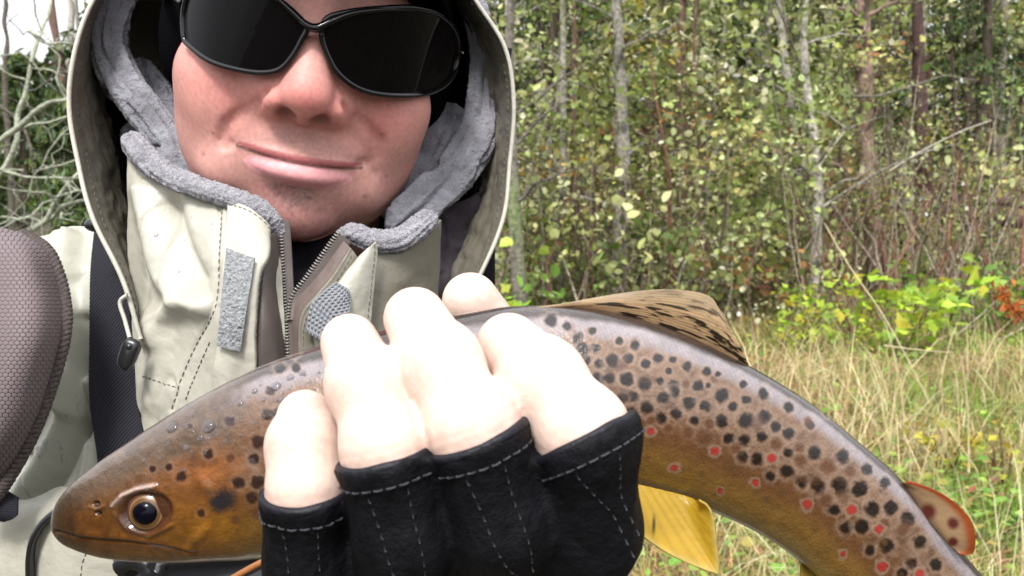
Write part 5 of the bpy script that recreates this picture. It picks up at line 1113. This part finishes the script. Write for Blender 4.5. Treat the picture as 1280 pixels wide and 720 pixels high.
    # --- lichen-grown dead branches at the left
    M_lichen = mat('lichen_bark', attr=True, rough=.95, noise=(60, .35), bumps=(('noise', 90, .01), ('noise', 300, .004)))
    LB = [('long pale lichen-covered branch rising toward the hood at the left', [(-40, 205, 3.4), (10, 165, 3.3), (45, 140, 3.25), (80, 122, 3.2), (130, 105, 3.2)], .013),
          ('crooked lichen-covered branch climbing toward the bright sky', [(-20, 250, 3.6), (15, 190, 3.6), (28, 130, 3.6), (42, 60, 3.6), (60, 20, 3.7), (70, -30, 3.8)], .013),
          ('level pale branch low at the left edge', [(-40, 210, 3.1), (20, 216, 3.1), (60, 222, 3.1), (120, 224, 3.15)], .008),
          ('knotted lower lichen branch just above the backpack pad', [(-30, 320, 3.3), (25, 296, 3.3), (60, 270, 3.25), (90, 255, 3.2), (125, 250, 3.2)], .014),
          ('thin lichen twig crossing above the shoulder', [(20, 300, 3.2), (60, 262, 3.2), (85, 230, 3.2), (110, 200, 3.2)], .010),
          ('drooping pale twig beside the hood edge', [(40, 40, 3.4), (60, 55, 3.4), (85, 56, 3.4), (120, 62, 3.4)], .009),
          ('dark upright dead stem at the left edge', [(12, 330, 4.2), (14, 220, 4.2), (6, 120, 4.2), (10, 40, 4.2), (0, -30, 4.2)], .018),
          ('slanting grey branch in front of the dark upright stem', [(-30, 120, 3.8), (20, 150, 3.8), (40, 200, 3.8), (55, 260, 3.8)], .010)]
    for lab, pts, r in LB:
        P = cr(VP(pts), 40); P = P + .016 * np.stack([vnoise(P, 9, 1), vnoise(P, 9, 2), vnoise(P, 9, 3)], -1); mb = MB()
        pale = 'dark' not in lab; c0 = np.array([.34, .36, .27]) if pale else np.array([.10, .085, .065])
        rr = np.linspace(r, r * .45, 40) * (1 + .35 * vnoise(P, 30, 4)); v, q, t = tubegeo(P, rr, 9); cc = c0 * (1 + .45 * fbm(v, 18, 3, 3))[:, None]; mb.put(v, q, t, cc)
        for _ in range(4):
            i = rng.integers(3, 38); d = nz(rng.normal(size=3) + np.array([0, 0, .2])); L_ = rng.uniform(.12, .5); B = P[i] + d * L_ * np.linspace(0, 1, 9)[:, None] + np.cumsum(rng.normal(size=(9, 3)) * .014, 0)
            mb.tube(B, np.linspace(r * .5, .0015, 9), 5, c0 * .9)
            for _ in range(2):
                j = rng.integers(2, 8); B2 = B[j] + nz(rng.normal(size=3)) * L_ * .4 * np.linspace(0, 1, 5)[:, None]; mb.tube(B2, np.linspace(r * .25, .001, 5), 4, c0 * .9)
        o = mb.build('lichen_branch', M_lichen); tag(o, lab, 'branch')
    # dead twigs tangled behind them, one mass
    mb = MB()
    for _ in range(16):
        p = up(rng.uniform(-40, 150), rng.uniform(-20, 330), rng.uniform(4.5, 7.5)); d = nz(rng.normal(size=3) * np.array([1, .6, .8])); L_ = rng.uniform(.3, 1.1)
        B = p + d * L_ * np.linspace(0, 1, 9)[:, None] + np.cumsum(rng.normal(size=(9, 3)) * .02, 0); mb.tube(B, np.linspace(.008, .002, 9), 4, np.array([.20, .20, .15]) * rng.uniform(.4, 1.6))
    for _ in range(650):
        p = gp(rng.uniform(590, 1290), rng.uniform(8, 14)); d = nz(rng.normal(size=3) * np.array([.5, .4, .3]) + np.array([0, 0, 1.1])); L_ = rng.uniform(.6, 3.2)
        B = p + d * L_ * np.linspace(0, 1, 9)[:, None] + np.cumsum(rng.normal(size=(9, 3)) * .03, 0); mb.tube(B, np.linspace(rng.uniform(.006, .017), .003, 9), 5, [(.24, .11, .075), (.20, .15, .11), (.38, .32, .25)][rng.integers(3)])
    o = mb.build('twigs', M_bark); tag(o, 'tangle of bare dead twigs through the undergrowth', 'twigs', kind='stuff')
    # fallen logs in the shade at the right
    for lab, a, b, y, r in (('dark rotting log lying at the foot of the slope by the right edge', (1165, 268), (1330, 285), 12.5, .11), ('thinner brown log resting above the dark rotting one', (1190, 248), (1320, 262), 13.5, .07), ('broken reddish branch lying low behind the dorsal fin', (898, 356), (965, 362), 9.2, .035)):
        P = cr(np.stack([up(*a, y), up((a[0] + b[0]) / 2, (a[1] + b[1]) / 2 - 2, y + .2), up(*b, y)]), 24); mb = MB(); mb.tube(P, r * (1 + .12 * vnoise(P, 5, 2)), 12, (.07, .035, .028) if r > .05 else (.20, .09, .06)); o = mb.build('fallen_log', M_bark); tag(o, lab, 'log')
    # --- bright undergrowth plants one can pick out
    def plant(name, px, y, h, w_, n, leaves, ls, label, shape='maple', stems=5, z0=0., cat='shrub'):
        b = gp(px, y, 0); root = empty(name, b, label, cat); mb = MB(); tips = []
        for _ in range(stems):
            a = rng.uniform(0, 2 * np.pi); e = np.array([math.cos(a) * w_ * .5, math.sin(a) * w_ * .5, h * rng.uniform(.6, 1.05)]); tt = np.linspace(0, 1, 9)[:, None]; B = b + e * tt * np.array([1, 1, 1]) + np.array([0, 0, 1]) * .12 * h * np.sin(tt * 3) + .01 * rng.normal(size=(9, 3)) * tt
            mb.tube(B, np.linspace(.008, .002, 9), 5, (.14, .10, .05)); tips.append(B[2:])
        mb.build('stem', M_bark, root); T_ = np.concatenate(tips); Q = T_[rng.integers(0, len(T_), n)] + rng.normal(size=(n, 3)) * np.array([w_, w_, h * .5]) * .14
        Q[:, 2] = np.maximum(Q[:, 2], gz(Q[:, 0], Q[:, 1]) + .03); v, f, c = leafset(Q, ls * rng.uniform(.6, 1.2, n), pal(n, leaves, .14), shape, .9); mesh('leaves', v, f, M_leaf, root, c, smooth=False); return root
    plant('raspberry_shrub', 1130, 7.2, .95, 1.0, 130, YELL, .16, 'tallest bright lime raspberry bush in front of the reddish aspen')
    plant('raspberry_shrub', 1185, 8.2, .85, 1.1, 130, GREENB, .12, 'fresh green raspberry bush behind the lime one, toward the slope')
    plant('raspberry_shrub', 1000, 7.0, .85, .7, 110, YELL, .09, 'small yellow-green bush at the foot of the slim birch')
    plant('raspberry_shrub', 1065, 7.6, .65, .9, 120, YELL, .10, 'low pale lime bush between the slim birch and the tallest lime bush')
    plant('raspberry_shrub', 975, 7.4, .55, .6, 60, GOLD, .08, 'yellowing bush left of the slim birch foot')
    plant('raspberry_shrub', 1270, 8.4, .95, .9, 110, GREENB, .12, 'green leafy bush at the right edge below the dark logs', )
    plant('raspberry_shrub', 1235, 9.6, .8, 1.2, 110, GREENB, .11, 'green bush creeping up the slope beneath the thinner log')
    plant('weed', 1205, 4.2, .42, .34, 34, GOLD, .085, 'yellow-leaved weed standing in the dry grass at the right', cat='plant')
    plant('weed', 1275, 4.0, .42, .22, 14, GOLD, .07, 'small yellow weed cut by the right edge of the view', cat='plant')
    plant('weed', 1120, 3.8, .22, .35, 60, GREENB, .045, 'low green weed in the grass above the orange fin', cat='plant')
    plant('weed', 1165, 3.3, .20, .35, 60, GREENB, .045, 'spreading green weed just right of the tail fin', cat='plant')
    plant('weed', 940, 3.0, .13, .5, 90, GREENB, .05, 'broad green ground weed under the trout belly', cat='plant')
    plant('weed', 815, 3.1, .12, .3, 40, GREENB, .045, 'small green weed beside the yellow fin', cat='plant')
    plant('weed', 1255, 3.5, .18, .4, 60, GREENB, .045, 'green weed near the lower right corner', cat='plant')
    plant('weed', 628, 5.2, .92, .3, 16, [(.30, .50, .04, 1)], .12, 'bright green leafy sprig peeping out beside the hood', cat='plant')
    plant('weed', 612, 6.2, 1.15, .2, 8, GOLD, .11, 'orange-yellow leaves hanging against the hood edge', cat='plant')
    # orange dead fern frond at the right edge
    mb = MB(); P = cr(VP([(1310, 430, 3.3), (1285, 405, 3.3), (1262, 380, 3.3), (1252, 362, 3.3)]), 30); mb.tube(P, .004, 5, (.30, .10, .03)); q = P[rng.integers(0, 30, 220)] + rng.normal(size=(220, 3)) * .018
    v, f, c = leafset(q, rng.uniform(.02, .05, 220), pal(220, [(.50, .15, .03, 3), (.36, .10, .025, 2)]), 'long'); mb.put(v, f, c=c); o = mb.build('dead_fern', M_leaf, smooth=False); tag(o, 'rust-orange dead fern frond poking in at the right edge', 'fern')
    # --- grass: blades in tufts, straw and green
    def grass(n, y0, y1, hh, cols, px0=690, px1=1330, clump=.6, lean=.8, wid=.0035, seed=1):
        r = np.random.default_rng(seed); y = np.sqrt(r.uniform(y0 ** 2, y1 ** 2, n)); px = r.uniform(px0, px1, n); x = (px - 640) / F * y
        g = fbm(np.stack([x, y], -1), 1.4, 3, seed); kp = r.random(n) < np.clip(.55 + g * 1.6, .08, 1); x, y, g = x[kp], y[kp], g[kp]; n = len(x)
        # tufts
        tc = np.round(np.stack([x, y], -1) / .16 + .5 * r.normal(size=(n, 2)) * .6) * .16; k = clump; x = x * (1 - k) + tc[:, 0] * k; y = y * (1 - k) + tc[:, 1] * k
        h = hh * r.uniform(.35, 1.15, n) * (1 + .35 * g); a = r.uniform(0, 2 * np.pi, n); ln_ = lean * r.uniform(.15, 1.2, n) * h; wd = wid * (y / 4) ** .5 * r.uniform(.6, 1.3, n)
        t = np.array([0, .35, .7, 1.0]); wv = np.array([1, .85, .55, .06])
        dirx, diry = np.cos(a), np.sin(a); b = np.stack([x, y, gz(x, y) - .02], -1)
        C = b[:, None] + np.stack([dirx[:, None] * ln_[:, None] * t ** 2, diry[:, None] * ln_[:, None] * t ** 2, h[:, None] * (t - .35 * t ** 3 * np.minimum(1, ln_ / h)[:, None])], -1)
        s = np.stack([-diry, dirx, 0 * a], -1); s = nz(s + .6 * r.normal(size=(n, 3)) * np.array([1, 1, .2]))
        L = C + s[:, None] * (wd[:, None] * wv)[..., None]; R = C - s[:, None] * (wd[:, None] * wv)[..., None]
        v = np.stack([L, R], 2).reshape(n, 8, 3); base = np.arange(n)[:, None] * 8; f = np.concatenate([base + np.array([0, 1, 3, 2]), base + np.array([2, 3, 5, 4]), base + np.array([4, 5, 7, 6])])
        return v.reshape(-1, 3), f, np.repeat(pal(n, cols, .22), 8, 0)
    STRAW = [(.46, .34, .14, 4), (.60, .49, .24, 2.4), (.36, .21, .11, 3.5), (.75, .68, .45, 1.4), (.20, .095, .055, 3)]
    GRN = [(.16, .30, .03, 6), (.27, .36, .07, 3), (.36, .40, .10, 2), (.08, .13, .03, 2)]
    mb = MB()
    v, f, c = grass(32000, 2.3, 7.0, .34, STRAW, seed=3, lean=1.5, clump=.6); mb.put(v, f, c=c)
    v, f, c = grass(44000, 2.3, 8.0, .26, GRN, seed=4, lean=.9, clump=.3); mb.put(v, f, c=c)
    v, f, c = grass(30000, 2.2, 8.0, .16, STRAW, seed=14, lean=2.8, clump=.1, wid=.003); mb.put(v, f, c=c)
    v, f, c = grass(42000, 7.0, 16.0, .42, STRAW + [(.30, .30, .10, 4)], 640, 1340, seed=5, wid=.0045); mb.put(v, f, c=c)
    v, f, c = grass(26000, 7.0, 14.0, .40, GRN, 640, 1340, seed=6, wid=.0045); mb.put(v, f, c=c)
    v, f, c = grass(1500, 2.6, 6.5, .75, [(.55, .48, .28, 3), (.45, .36, .18, 2)], 850, 1330, seed=8, lean=.7, clump=.2, wid=.0035); mb.put(v, f, c=c)
    o = mb.build('grass', M_grass, smooth=False); tag(o, 'long dry straw and green grass covering the clearing', 'grass', kind='stuff')
    # ground leaves
    n = 60000; y = np.sqrt(rng.uniform(2.2 ** 2, 13 ** 2, n)); x = (rng.uniform(560, 1340, n) - 640) / F * y; kp = fbm(np.stack([x, y], -1), 1.1, 3, 77) > rng.uniform(-.35, .35, n); x, y = x[kp], y[kp]; n = len(x); v, f, c = leafset(np.stack([x, y, gz(x, y) + rng.uniform(.01, .22, n)], -1), rng.uniform(.025, .065, n), pal(n, [(.16, .30, .05, 4), (.27, .40, .07, 3), (.22, .10, .05, 1.2), (.36, .30, .07, .8)]), 'round', 1.2)
    o = mesh('ground_leaves', v, f, M_leaf, None, c, smooth=False); tag(o, 'small ground leaves and fallen leaves among the grass stalks', 'leaves', kind='stuff')
    # bare bent stalks
    for lab, pts, r in (('long pale dead stalk leaning across the foot of the birch', [(1030, 278, 6.2), (1060, 330, 6.0), (1098, 385, 5.6), (1130, 440, 5.2), (1160, 500, 4.9)], .005), ('short straw-coloured stalk lying level in the grass', [(1105, 432, 4.6), (1145, 437, 4.5), (1190, 441, 4.5)], .005), ('upright pale straw stem right of the trout tail', [(1211, 590, 3.2), (1210, 520, 3.2), (1205, 470, 3.2), (1200, 440, 3.2)], .004)):
        P = cr(VP(pts), 30); v, q, t = tubegeo(P, np.linspace(r, r * .5, 30), 6); o = mesh('dead_stalk', v, [q, t], mat('straw_stalk', (.42, .35, .20), .7, noise=(30, .2))); tag(o, lab, 'stalk')
    # bare twigs arching across the wood
    for lab, pts, r in (('dark bare twig slanting down from the top edge toward the birch', [(960, -20, 6.5), (985, 40, 6.5), (1003, 90, 6.5)], .008), ('thin pale branch reaching right from the birch fork', [(1110, 215, 8.5), (1150, 190, 8.4), (1200, 165, 8.3), (1240, 150, 8.3)], .010), ('white forked branch rising right of the slim birch', [(1020, 215, 8.8), (1040, 185, 8.8), (1062, 155, 8.8)], .013), ('bowed brown twig left of the birch at mid height', [(925, 165, 8.2), (960, 195, 8.2), (1005, 212, 8.4), (1020, 260, 8.6)], .008)):
        P = cr(VP(pts), 30); v, q, t = tubegeo(P, np.linspace(r, r * .6, 30), 7); o = mesh('bare_branch', v, [q, t], mat('twig_bark', (.06, .045, .035) if ('dark' in lab or 'brown' in lab) else (.36, .33, .27), .85, noise=(40, .3))); tag(o, lab, 'branch')
